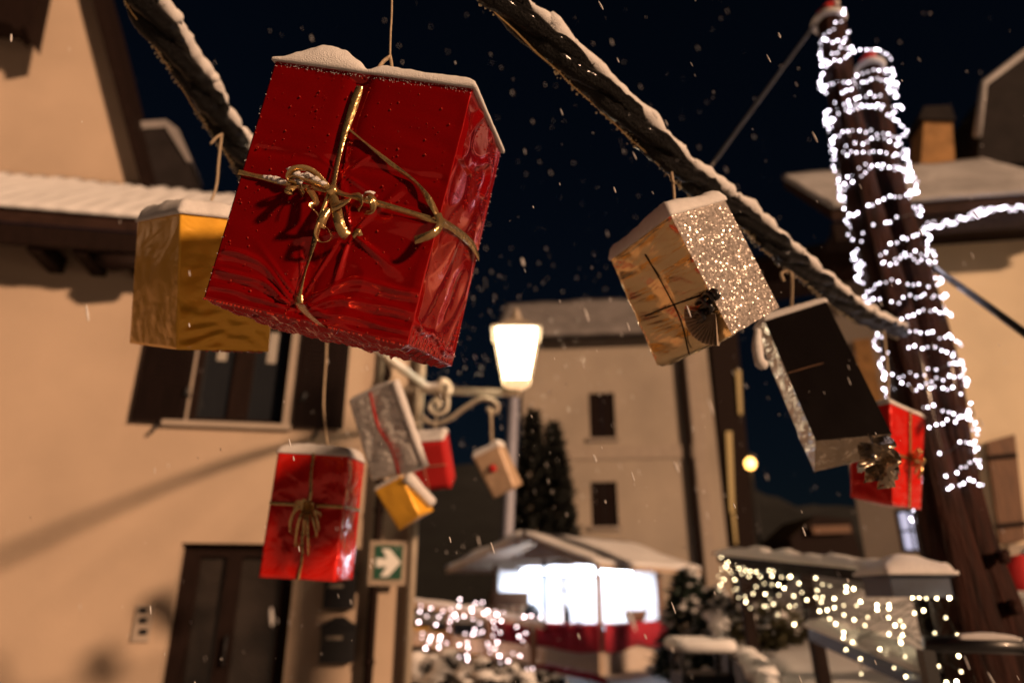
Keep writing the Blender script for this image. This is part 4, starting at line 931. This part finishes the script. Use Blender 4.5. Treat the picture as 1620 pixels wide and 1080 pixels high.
# --- big red gift
F_main = ((-0.2918, 1.1991, 2.3122), (0.1984, 0.2668, -0.1260), (0.4020, 0.2774, 0.4798))
ob_main = {(-1, -1, 1): (437, 94), (1, -1, 1): (748, 137), (1, -1, -1): (645, 545), (-1, -1, -1): (323, 470), (1, 1, 1): (793, 238), (1, 1, -1): (715, 579)}
def crush(fn, a, b, p):
    d = 0
    rd = lambda x: 1 - 2 * min(.5, abs(x) * 1.6)                                              # a sharp fold
    if fn == 'front':
        d -= .010 * math.exp(-((a - .46) / .05) ** 2) * (.4 + .6 * abs(b - .5) * 2)          # squeezed by the ribbon
        d -= .0025 * math.exp(-((b - .62) / .02) ** 2)
        pin = 1 - .85 * math.exp(-((a - .46) / .14) ** 2)
        for k, (s_, w_, A) in enumerate(((.19, .010, .007), (.15, .007, -.004), (.115, .008, .007), (.08, .006, -.005), (.05, .007, .006), (.025, .005, -.004))):
            line = .03 + (s_ - .03) * pin + .015 * noise.noise(V((a * 5, k, 0))); d += A * max(0, 1 - abs(b - line) / (w_ * 1.6)) * (.5 + .8 * abs(noise.noise(V((a * 4, k, 3)))) * 2)
        d += .0022 * noise.noise(V((a * 2.2, b * 13 + a * 2, 5))) * (1 if b > .72 else .5)
        for (ca, cb, R_, n_, A) in ((.62, .36, .20, 5, .010), (.46, .07, .22, 9, .006), (.50, .58, .12, 6, .006)):
            r_ = math.hypot(a - ca, b - cb); d += A * math.exp(-(r_ / R_) ** 2) * rd(math.sin(math.atan2(b - cb, a - ca) * n_ * .5 + 1)) * min(1, r_ / .03)
        d += .004 * rd(noise.noise(V((a * 3 + 7, b * 4, 1)))) * (a > .5) * min(1, (a - .5) * 5) * (b < .5)
    if fn == 'bottom': d += .012 * rd(noise.noise(V((a * 9 + b * 5, b * 7, 2)))) + .006 * noise.noise(V((a * 30, b * 20, 2)))
    if fn == 'right':
        d += .006 * rd(noise.noise(V((a * 3 - b * 3, b * 5, 8)))) * (1.6 if b > .72 else .5); d += -.010 * max(0, a - .62)
        d += .009 * max(0, 1 - abs(b - .09 + .06 * a + .012 * math.sin(a * 11)) / .02) + .004 * noise.noise(V((a * 20, b * 40, 8))) * (b < .08)
    return d
t, cs = gift('gift_box', F_main, ob_main, 'largest red foil gift in the foreground with gold ribbon and curled bow', M['red'], 150, .0010, 0, 1, extra=crush)
def mprof(u, v):                                             # a drift on the left, a dip at the ribbon
    x = .75 + .95 * math.exp(-((u - .26) / .13) ** 2) - .55 * math.exp(-((u - .47) / .05) ** 2) + .15 * (u > .5) * (1 - u)
    return x * min(1, (u + .04) / .14)
snowcap(cs, .036, t, 2, .22, mprof, 130)
p0, nf = face_n(cs, 'front')
if nf.dot(CAM - p0) < 0: nf = -nf
pr0, nr = face_n(cs, 'right')
pb0, nbm = face_n(cs, 'bottom')
def fp(x, y, o=.004): return hit(x, y, p0 + nf * o, nf)
def rp_(x, y, o=.004): return hit(x, y, pr0 + nr * o, nr)
def bp(x, y, o=.004): return hit(x, y, pb0 + nbm * o, nbm)
q = MB()
strip(q, [fp(569, 136, .002), fp(562, 160, .001), fp(545, 212, .004), fp(536, 245, .006), fp(528, 280, .008), fp(524, 300, .01)], nf, lambda k: .013 + .003 * math.sin(k * 9), lambda k: .35 * math.sin(k * 6))
strip(q, [fp(523, 300, .01), fp(506, 350, .006), fp(494, 392, .003), fp(482, 430, .002), fp(472, 468, .003)], nf, lambda k: .009 + .004 * k, lambda k: .7 * math.sin(k * 5 + 1))
strip(q, [fp(377, 272, .002), fp(410, 279, .002), fp(452, 290, .004), fp(490, 297, .008), fp(524, 302, .01)], nf, .010, lambda k: .5 * math.sin(k * 9))
strip(q, [fp(524, 302, .014), fp(570, 314, .013), fp(620, 328, .012), fp(665, 342, .009), fp(694, 350, .005)], nf, .011, lambda k: .6 * math.sin(k * 6 + 1))
strip(q, [fp(472, 468, .003), fp(473, 480, .004)], nf, .015)
strip(q, [fp(553, 205, .004), fp(580, 227, .004), fp(620, 260, .005), (fp(655, 287, .006)), fp(676, 312, .008), fp(692, 340, .006)], nf, lambda k: .005 + .008 * k, lambda k: 1.0 * math.sin(k * 7 + .5))
q.build('ribbon', M['ribbon'], t)
q = MB(); strip(q, [bp(474, 481), bp(486, 497), bp(515, 520), bp(548, 540)], nbm, .012); tag(q.build('ribbon', M['ribbon'], t))
q = MB(); strip(q, [rp_(694, 348), rp_(715, 360), rp_(737, 377), rp_(750, 392), rp_(758, 408)], nr, .016, lambda k: .25 * math.sin(k * 8)); q.build('ribbon', M['ribbon'], t)
bow = MB(); bow.ball(fp(524, 300, .016), .009, 10, 8, (1.2, .6, 1), .4); bow = bow.build('bow', M['ribbon'], t)
def curl(pl, w_=.013, tw=None, base_o=.012, hmul=.02): q = MB(); strip(q, [fp(x, y, base_o + o * hmul) for x, y, o in pl], nf, w_, tw, 6); q.build('curl', M['ribbon'], bow)
curl([(522, 300, 0), (500, 292, .6), (478, 284, 1), (465, 280, 1.2), (458, 286, 1), (470, 292, .6)], .016, lambda k: .9 + k * 1.2)
curl([(520, 298, 0), (500, 275, .8), (482, 266, 1.3), (464, 268, 1.5), (456, 280, 1.2), (462, 290, .8)], .012, lambda k: .4 + k)
curl([(470, 290, .4), (462, 296, 1), (456, 302, 1.3), (462, 304, .9)], .014, lambda k: .4)
curl([(474, 294, .2), (476, 302, .9), (480, 308, 1.2)], .012, lambda k: -.5)
curl([(486, 296, .2), (495, 308, .6), (500, 320, 1), (492, 326, 1.4), (498, 334, 1.2), (504, 342, .8), (502, 346, .3)], .013, lambda k: .3 + 2.2 * k)
curl([(524, 302, 0), (512, 330, .7), (506, 350, 1.2), (500, 368, 1.2), (504, 380, .7), (514, 383, .5), (524, 378, .3), (521, 364, .5), (512, 356, .9)], .008, lambda k: .5 + k * 1.4)
curl([(524, 304, .2), (532, 330, .9), (536, 350, 1.2), (542, 366, .9), (550, 374, .5)], .018, lambda k: .25 * math.sin(k * 4))
curl([(524, 330, .9), (540, 322, 1.3), (550, 316, 1.2), (556, 312, .7)], .016, lambda k: .9 * k)
curl([(522, 330, .8), (512, 345, 1.2), (508, 360, 1)], .014, lambda k: .6)
curl([(524, 300, 0), (548, 308, .6), (566, 309, 1.1), (572, 322, 1.2), (566, 332, .8)], .011, lambda k: .8 * math.sin(k * 6))
curl([(574, 312, .4), (584, 308, 1.2), (590, 318, 1.4), (588, 334, 1), (578, 336, .6)], .013, lambda k: .7 * math.sin(k * 5))
curl([(558, 374, .1), (566, 366, .4), (570, 373, .1)], .010)
curl([(692, 338, .2), (697, 352, .7), (690, 366, 1.1), (675, 374, 1.2), (656, 380, .8)], .014, lambda k: .4 + .5 * math.sin(k * 4))
q = MB()
for x, y, r_ in ((478, 281, .008), (488, 277, .007), (468, 274, .006), (470, 288, .006), (436, 283, .006), (445, 287, .006), (428, 281, .005), (584, 306, .006), (576, 311, .005), (500, 284, .006), (510, 290, .005), (420, 280, .004), (460, 268, .005)):
    q.ball(fp(x, y, .022 if 455 < x < 520 else .008), r_, 9, 7, (1.5, .7, .8), .6)
tag(q.build('bow_snow', M['snow'], t), kind='stuff')
# drops of meltwater and grains of ice
dr = MB()
for i in range(320):
    a, b = random.random(), random.random(); p = tri(cs, a, 0, b); r_ = random.choice((.0006, .0008, .0011, .0018)) * random.uniform(.8, 1.2)
    dr.ball(p + nf * (.0012 - .010 * math.exp(-((a - .46) / .05) ** 2) * .3), r_, 7, 5, (1, 1.3, .8), 0, nf)
for i in range(420):
    a, b = random.random() ** .6, random.random(); p = tri(cs, 1, a, b); r_ = random.choice((.0009, .0012, .0017)); dr.ball(p + nr * (.001 - .008 * max(0, a - .62)), r_, 7, 5, (1, 1.3, .8), 0, nr)
for i in range(150):
    p = tri(cs, random.random(), random.choice((0, 1)), 0); dr.ball(p + V((0, 0, -.003)), random.uniform(.0012, .003), 7, 5)
tag(dr.build('droplets', M['water'], t), kind='stuff')
gr = MB()
for i in range(110):
    e = random.random(); s_ = random.choice((0, 1, 2, 3)); z_ = random.random() ** 1.5
    p = tri(cs, 0 if s_ == 0 else 1, 1 if s_ in (1, 2) else 0, e) if s_ < 3 else tri(cs, e, 0, 1)
    gr.ball(p + V([random.uniform(-.002, .002) for _ in range(3)]), random.uniform(.0005, .0012), 5, 4)
for i in range(500):
    a, b = random.random(), random.random() ** 2 * .2; p = tri(cs, a, 0, 1 - b * .15); gr.ball(p + nf * .0015, random.uniform(.0004, .0009), 5, 4)
tag(gr.build('ice_grains', M['snow'], t), kind='stuff')
q = MB(); topc = fp(617, 92, -.10); string_(q, [topc + V((0, 0, -.0)), at(618, 50, topc.y), at(620, 0, topc.y), at(621, -200, topc.y)], .0022)
q.tube(smooth_path([at(617, 90, topc.y), at(607, 97, topc.y), at(599, 108, topc.y)], 4), .004, 6); q.tube(smooth_path([at(617, 88, topc.y), at(619, 98, topc.y), at(621, 114, topc.y)], 4), .0035, 6)
q.build('string', M['string'], t)

# --- glitter gift
F_gl = ((0.4480, 1.5502, 2.3360), (0.5011, 0.0182, -1.1003), (0.2533, 0.1955, 0.3027))
ob_gl = {(-1, -1, 1): (966, 409), (1, -1, 1): (1060, 339), (-1, -1, -1): (1040, 578), (1, -1, -1): (1158, 530), (1, 1, 1): (1146, 315), (1, 1, -1): (1233, 486)}
cs = corners(F_gl, ob_gl); t = thing('gift_box', tri(cs, .5, .5, 0), 'tilted gift with champagne foil on one side and silver glitter on the other', 'gift box', GG)
wrap(cs, ['front', 'bottom', 'left', 'back'], 40, .003, 3, lambda fn, a, b, p: (.011 * (1 - 2 * abs(noise.noise(V((a * 1.6, b * 5 + a * 2.5, 5))))) * (1.1 - a * .6))).build('wrapping', M['stripe'], t, smooth=True)
wrap(cs, ['right', 'top'], 30, .001, 4).build('glitter_side', M['glit'], t, smooth=True)
snowcap(cs, .034, t, 5, .3)
p0, n0 = face_n(cs, 'front'); n0 = n0 if n0.dot(CAM - p0) > 0 else -n0
gp = lambda x, y, o=.013: hit(x, y, p0 + n0 * o, n0)
q = MB(); strip(q, [gp(1020, 402), gp(1040, 435), gp(1062, 475), gp(1078, 510), gp(1090, 560)], n0, .004, lambda k: .3); strip(q, [gp(1020, 500), gp(1060, 484), gp(1100, 470), gp(1118, 460)], n0, .004); q.build('ribbon', M['shutter'], t)
q = MB(); K = 14
for i in range(K):                                           # pleated fan bow
    a0 = math.pi * (.92 + .62 * i / K); a1 = math.pi * (.92 + .62 * (i + 1) / K); o_ = .012 + (.018 if i % 2 else 0)
    cx, cy = 1132, 497; R_ = 50
    q.add([gp(cx, cy, .012), gp(cx + R_ * math.cos(a0), cy - R_ * math.sin(a0), .010), gp(cx + R_ * math.cos((a0 + a1) / 2), cy - R_ * math.sin((a0 + a1) / 2), .030), gp(cx + R_ * math.cos(a1), cy - R_ * math.sin(a1), .010)], [(0, 1, 2), (0, 2, 3)])
ob = q.build('fan_bow', M['fan'], t); md = ob.modifiers.new('s', 'SOLIDIFY'); md.thickness = .0006
q = MB()
for x, y in ((1102, 480), (1112, 470), (1120, 466), (1110, 486), (1098, 500)): q.tube(smooth_path([gp(x, y, .01), gp(x + 8, y - 7, .03), gp(x + 16, y + 3, .028), gp(x + 6, y + 9, .012)], 5), .006, 6)
q.build('bow', M['black'], t)
q = MB(); y_ = tri(cs, .5, .5, 1).y; string_(q, [at(1067, 330, y_), at(1066, 300, y_), at(1061, 262, 1.58)], .0035); string_(q, [at(1066, 290, y_), at(1058, 272, 1.6), at(1044, 252, 1.56)], .003); q.build('string', M['string'], t)

# --- black gift
F_bk = ((0.9864, 2.1003, 2.2564), (-0.4115, -0.1112, -0.1815), (0.2117, 0.1109, 0.5653))
ob_bk = {(-1, -1, 1): (1209, 507), (1, -1, 1): (1307, 476), (1, -1, -1): (1411, 686), (-1, -1, -1): (1290, 697), (-1, 1, -1): (1288, 746), (-1, 1, 1): (1194, 520), (1, 1, -1): (1392, 722)}
cs = corners(F_bk, ob_bk); t = thing('gift_box', tri(cs, .5, .5, 0), 'tall matt black gift with crumpled silver sides and a torn foil bow', 'gift box', GG)
wrap(cs, ['front', 'top', 'right'], 16, .002, 6).build('wrapping', M['blackfoil'], t, smooth=True)
wrap(cs, ['left'], 30, .008, 7).build('silver_side', M['silver'], t, smooth=True)
wrap(cs, ['bottom', 'back'], 30, .010, 7).build('crumpled_base', M['dsilver'], t, smooth=True)
snowcap(cs, .026, t, 9, .3)
p0, n0 = face_n(cs, 'front'); n0 = n0 if n0.dot(CAM - p0) > 0 else -n0
kp = lambda x, y, o=.005: hit(x, y, p0 + n0 * o, n0)
q = MB(); strip(q, [kp(1246, 590, .006), kp(1280, 580, .006), kp(1320, 569, .006), kp(1356, 558, .006)], n0, .0035); q.build('ribbon', M['bwood'], t)
q = MB()
for k, (x0_, y0_, x1_, y1_, x2_, y2_) in enumerate(((1372, 700, 1384, 735, 1378, 762), (1380, 690, 1398, 730, 1402, 772), (1386, 694, 1412, 728, 1414, 760), (1370, 706, 1372, 728, 1368, 745), (1390, 690, 1405, 705, 1420, 745))):
    strip(q, [kp(x0_, y0_, .01), kp(x1_, y1_, .05 + .02 * k), kp(x2_, y2_, .03)], n0, .045, lambda k_: .8 * math.sin(k_ * 5 + k))
q.build('bow', M['dsilver'], t)
q = MB(); string_(q, [tri(cs, .5, .5, 1) + V((0, 0, 0)), at(1253, 440, 2.1), at(1247, 430, 2.1), at(1236, 432, 2.1), at(1240, 445, 2.1)], .005); q.build('string', M['string'], t)
q = MB(); q.tube(smooth_path([at(1199, 522, 2.1), at(1198, 545, 2.09), at(1202, 572, 2.08), at(1212, 578, 2.1)], 5), [.011, .012, .013, .014, .015, .017, .018, .018, .017, .017, .018, .019, .019, .017, .013, .006], 8); q.build('snow_clump', M['snow'], t)

# --- yellow gold gift
F_ye = ((-0.8743, 1.7486, 2.4246), (0.3060, -0.2287, 0.7618), (0.2491, 0.3542, 0.3526))
ob_ye = {(-1, -1, 1): (285, 335), (-1, -1, -1): (280, 553), (1, -1, -1): (425, 556), (-1, 1, 1): (218, 349), (-1, 1, -1): (205, 543), (1, -1, 1): (442, 352)}
t, cs = gift('gift_box', F_ye, ob_ye, 'golden yellow foil gift half hidden behind the largest red gift', M['gold'], 40, .002, .045, 11, extra=lambda fn, a, b, p: (.010 * noise.noise(V((a * 4, b * 22 + 4 * abs(a - .5), 3))) * (1 if b < .3 else .15)) if fn == 'front' else 0)
q = MB(); string_(q, [tri(cs, .45, .5, 1), at(341, 300, 1.86), at(346, 255, 1.86), at(351, 212, 1.88)], .004); string_(q, [at(352, 212, 1.87), at(342, 218, 1.86), at(333, 228, 1.86)], .004); q.build('string', M['string'], t)
gr = MB()
for i in range(40): gr.ball(tri(cs, .3 + .65 * random.random(), random.choice((0, .02)), -.005), .0028, 6, 4)
tag(gr.build('droplets', M['water'], t), kind='stuff')

# --- smaller gifts
def cross_ribbon(cs, t, m_, w_, u=.5, v=.5, side=True):
    p0, n0 = face_n(cs, 'front'); n0 = n0 if n0.dot(CAM - p0) > 0 else -n0; q = MB()
    strip(q, [tri(cs, u + .02 * math.sin(k * 2), 0, k / 6) + n0 * .006 for k in range(7)], n0, w_, lambda k: .4 * math.sin(k * 9)); strip(q, [tri(cs, k / 6, 0, v) + n0 * .006 for k in range(7)], n0, w_)
    if side:
        p1, n1 = face_n(cs, 'right'); strip(q, [tri(cs, 1, k / 4, v) + n1 * .005 for k in range(5)], n1, w_)
    q.build('ribbon', m_, t); return n0
F_sr = ((-0.7305, 2.6001, 1.8797), (0.0597, 0.0506, -0.0557), (0.2690, 0.2119, 0.4360))
t, cs = gift('gift_box', F_sr, {(-1, -1, 1): (440, 714), (1, -1, 1): (552, 720), (1, -1, -1): (530, 920), (-1, -1, -1): (409, 913), (1, 1, 1): (576, 731), (1, 1, -1): (558, 916)}, 'crinkled red gift with thin gold ribbon hanging in front of the mailbox', M['red2'], 30, .006, .035, 21)
n0 = cross_ribbon(cs, t, M['ribbon'], .012, .52, .58); c_ = tri(cs, .55, 0, .55); q = MB(); x_ = (tri(cs, 1, 0, .5) - tri(cs, 0, 0, .5)).normalized()
for k in range(11):
    a = k * 2.4; d = x_ * math.cos(a) + V((0, 0, math.sin(a))); strip(q, [c_ + n0 * .01, c_ + d * .03 + n0 * .045, c_ + d * .055 + V((0, 0, -.02 - .008 * k)) + n0 * .03, c_ + d * .03 + V((0, 0, -.04 - .008 * k)) + n0 * .02], n0, .014, lambda k_: k_ * 2)
q.build('bow', M['ribbon'], t)
q = MB(); string_(q, [tri(cs, .62, .4, 1), at(512, 640, 2.7), at(517, 540, 2.78), at(512, 440, 2.9)], .0045); q.build('string', M['string'], t)
F_si = ((-0.6166, 3.3012, 2.3554), (0.3936, -0.1453, -0.5577), (0.2797, 0.0746, 0.4194))
t, cs = gift('gift_box', F_si, {(-1, -1, 1): (553, 637), (1, -1, 1): (616, 606), (1, -1, -1): (664, 742), (-1, -1, -1): (588, 759), (1, 1, 1): (632, 606), (1, 1, -1): (674, 738)}, 'flat crumpled silver gift with a red ribbon and snow along its edge', M['silver'], 24, .010, .02, 31)
p0, n0 = face_n(cs, 'front'); n0 = n0 if n0.dot(CAM - p0) > 0 else -n0
q = MB(); strip(q, [tri(cs, .55, 0, 1) + n0 * .012, tri(cs, .5, 0, .6) + n0 * .014, tri(cs, .62, 0, .3) + n0 * .014, tri(cs, .6, 0, 0) + n0 * .012], n0, .016, lambda k: .4 * math.sin(7 * k)); q.build('ribbon', M['redfelt'], t)
q = MB(); ed = [cs[(1, -1, 1)].lerp(cs[(1, -1, -1)], k / 20) + V((.025, 0, .012)) for k in range(21)]; q.tube(ed, [.022 * (1 + .3 * noise.noise(p * 20)) for p in ed], 8); q.build('edge_snow', M['snow'], t)
q = MB(); string_(q, [tri(cs, .8, .5, 1), at(620, 590, 3.6), at(606, 560, 4.4)], .005); q.build('string', M['string'], t)
F_go = ((-0.6487, 4.2012, 2.1462), (0.3562, -0.4086, -0.5085), (0.1905, 0.1563, 0.2704))
t, cs = gift('gift_box', F_go, {(-1, -1, 1): (592, 775), (1, -1, 1): (635, 752), (1, -1, -1): (664, 816), (-1, -1, -1): (632, 839), (1, 1, 1): (652, 745), (1, 1, -1): (686, 807)}, 'small ochre gold gift with snow on its side below the silver one', M['gold'], 14, .003, .02, 41)
q = MB(); ed = [cs[(1, -1, 1)].lerp(cs[(1, 1, -1)], k / 10) + V((.01, -.02, .02)) for k in range(1, 10)]; q.tube(ed, [.035 * (1 + .4 * noise.noise(p * 9)) for p in ed], 8); q.build('side_snow', M['snow'], t)
q = MB(); string_(q, [tri(cs, .5, .5, 1), at(650, 700, 4.8), at(668, 620, 6.2)], .005); q.build('string', M['string'], t)
F_rb = ((-0.5494, 4.6019, 2.4633), (0.6535, -0.0410, -0.1648), (0.2615, 0.1499, 0.3573))
t, cs = gift('gift_box', F_rb, {(-1, -1, 1): (640, 700), (1, -1, 1): (701, 695), (1, -1, -1): (714, 772), (-1, -1, -1): (655, 778)}, 'plain red gift under the lamp bracket partly behind the silver gift', M['redfelt'], 8, .002, .02, 51)
n0 = cross_ribbon(cs, t, M['cream'], .006, .4, .5, False); q = MB(); string_(q, [tri(cs, .7, .5, 1), at(690, 660, 5.6), at(690, 625, 6.5)], .006); q.build('string', M['string'], t)
F_wh = ((-0.1222, 6.3007, 2.6837), (0.2662, -0.3629, -0.4023), (0.2482, 0.2138, 0.3946))
t, cs = gift('gift_box', F_wh, {(-1, -1, 1): (748, 724), (1, -1, 1): (789, 704), (1, -1, -1): (815, 772), (-1, -1, -1): (781, 788), (1, 1, 1): (799, 706), (1, 1, -1): (827, 765)}, 'small cream gift with a red dot hanging from the lamp bracket tip', M['cream'], 10, .004, .06, 61)
q = MB(); q.ball(tri(cs, .5, -.03, .6), .035, 10, 6, (1, .5, 1), .6); tag(q.build('bow', M['redfelt'], t)); q = MB(); string_(q, [tri(cs, .6, .5, 1), at(777, 665, 6.4), at(776, 645, 6.5)], .012); q.build('string', M['string'], t)
F_rr = ((1.5410, 2.7993, 2.1347), (-0.0430, 0.1809, -0.9805), (0.1685, 0.2378, 0.3747))
t, cs = gift('gift_box', F_rr, {(-1, -1, 1): (1345, 648), (1, -1, 1): (1408, 636), (1, -1, -1): (1412, 800), (-1, -1, -1): (1346, 786), (1, 1, 1): (1463, 660), (1, 1, -1): (1457, 806)}, 'red gift with a gold cord hanging between the black gift and the trunk', M['red2'], 24, .006, .02, 71)
p1, n1 = face_n(cs, 'right'); n1 = n1 if n1.dot(CAM - p1) > 0 else -n1
q = MB(); strip(q, [tri(cs, 1, .55, 1 - k / 6) + n1 * .006 for k in range(7)], n1, .012); strip(q, [tri(cs, 1, k / 6, .5) + n1 * .006 for k in range(7)], n1, .010); q.build('ribbon', M['ribbon'], t)
q = MB()
for k in range(7): a = k * 2.4; c_ = tri(cs, 1, .55, .5); q.tube(smooth_path([c_ + n1 * .01, c_ + n1 * .04 + V((0, .03 * math.cos(a), .04 * math.sin(a))), c_ + n1 * .02 + V((0, .02 * math.cos(a), .05 * math.sin(a) - .03))], 4), .006, 5)
q.build('bow', M['ribbon'], t)
q = MB(); string_(q, [tri(cs, .5, .5, 1), at(1405, 600, 2.9), at(1398, 520, 2.95)], .005); q.build('string', M['string'], t)

# ------------------------------------------------------------------ falling snow
fl = MB()
for i in range(1400):
    Y = .7 + 7.5 * random.random() ** 1.2; px, py = random.gauss(950, 330) if i % 4 else random.uniform(-40, 1660), random.uniform(-60, 1140); p = at(px, py, Y)
    if i > 950: p = at(817, 560, 6.5) + V([random.gauss(0, .75) for _ in range(3)]); Y = p.y; px = 1000; py = 1000  # extra flakes added round the lamp, also standing in for its hazy glow
    if Y < 1.5 and 300 < px < 820 and py < 620: continue
    r_ = random.choice((.0005, .0008, .0011, .0016, .0022)) * (1 if Y < 3 else 1.9); fl.ball(p, r_, 5, 4, (.75, .75, random.uniform(1, 6.5)), 0, V((-.28 + random.uniform(-.1, .1), 0, 1)).normalized())
tag(fl.build('falling_snow', M['snow']), 'fine snowflakes falling through the night air', 'snowflakes', kind='stuff')
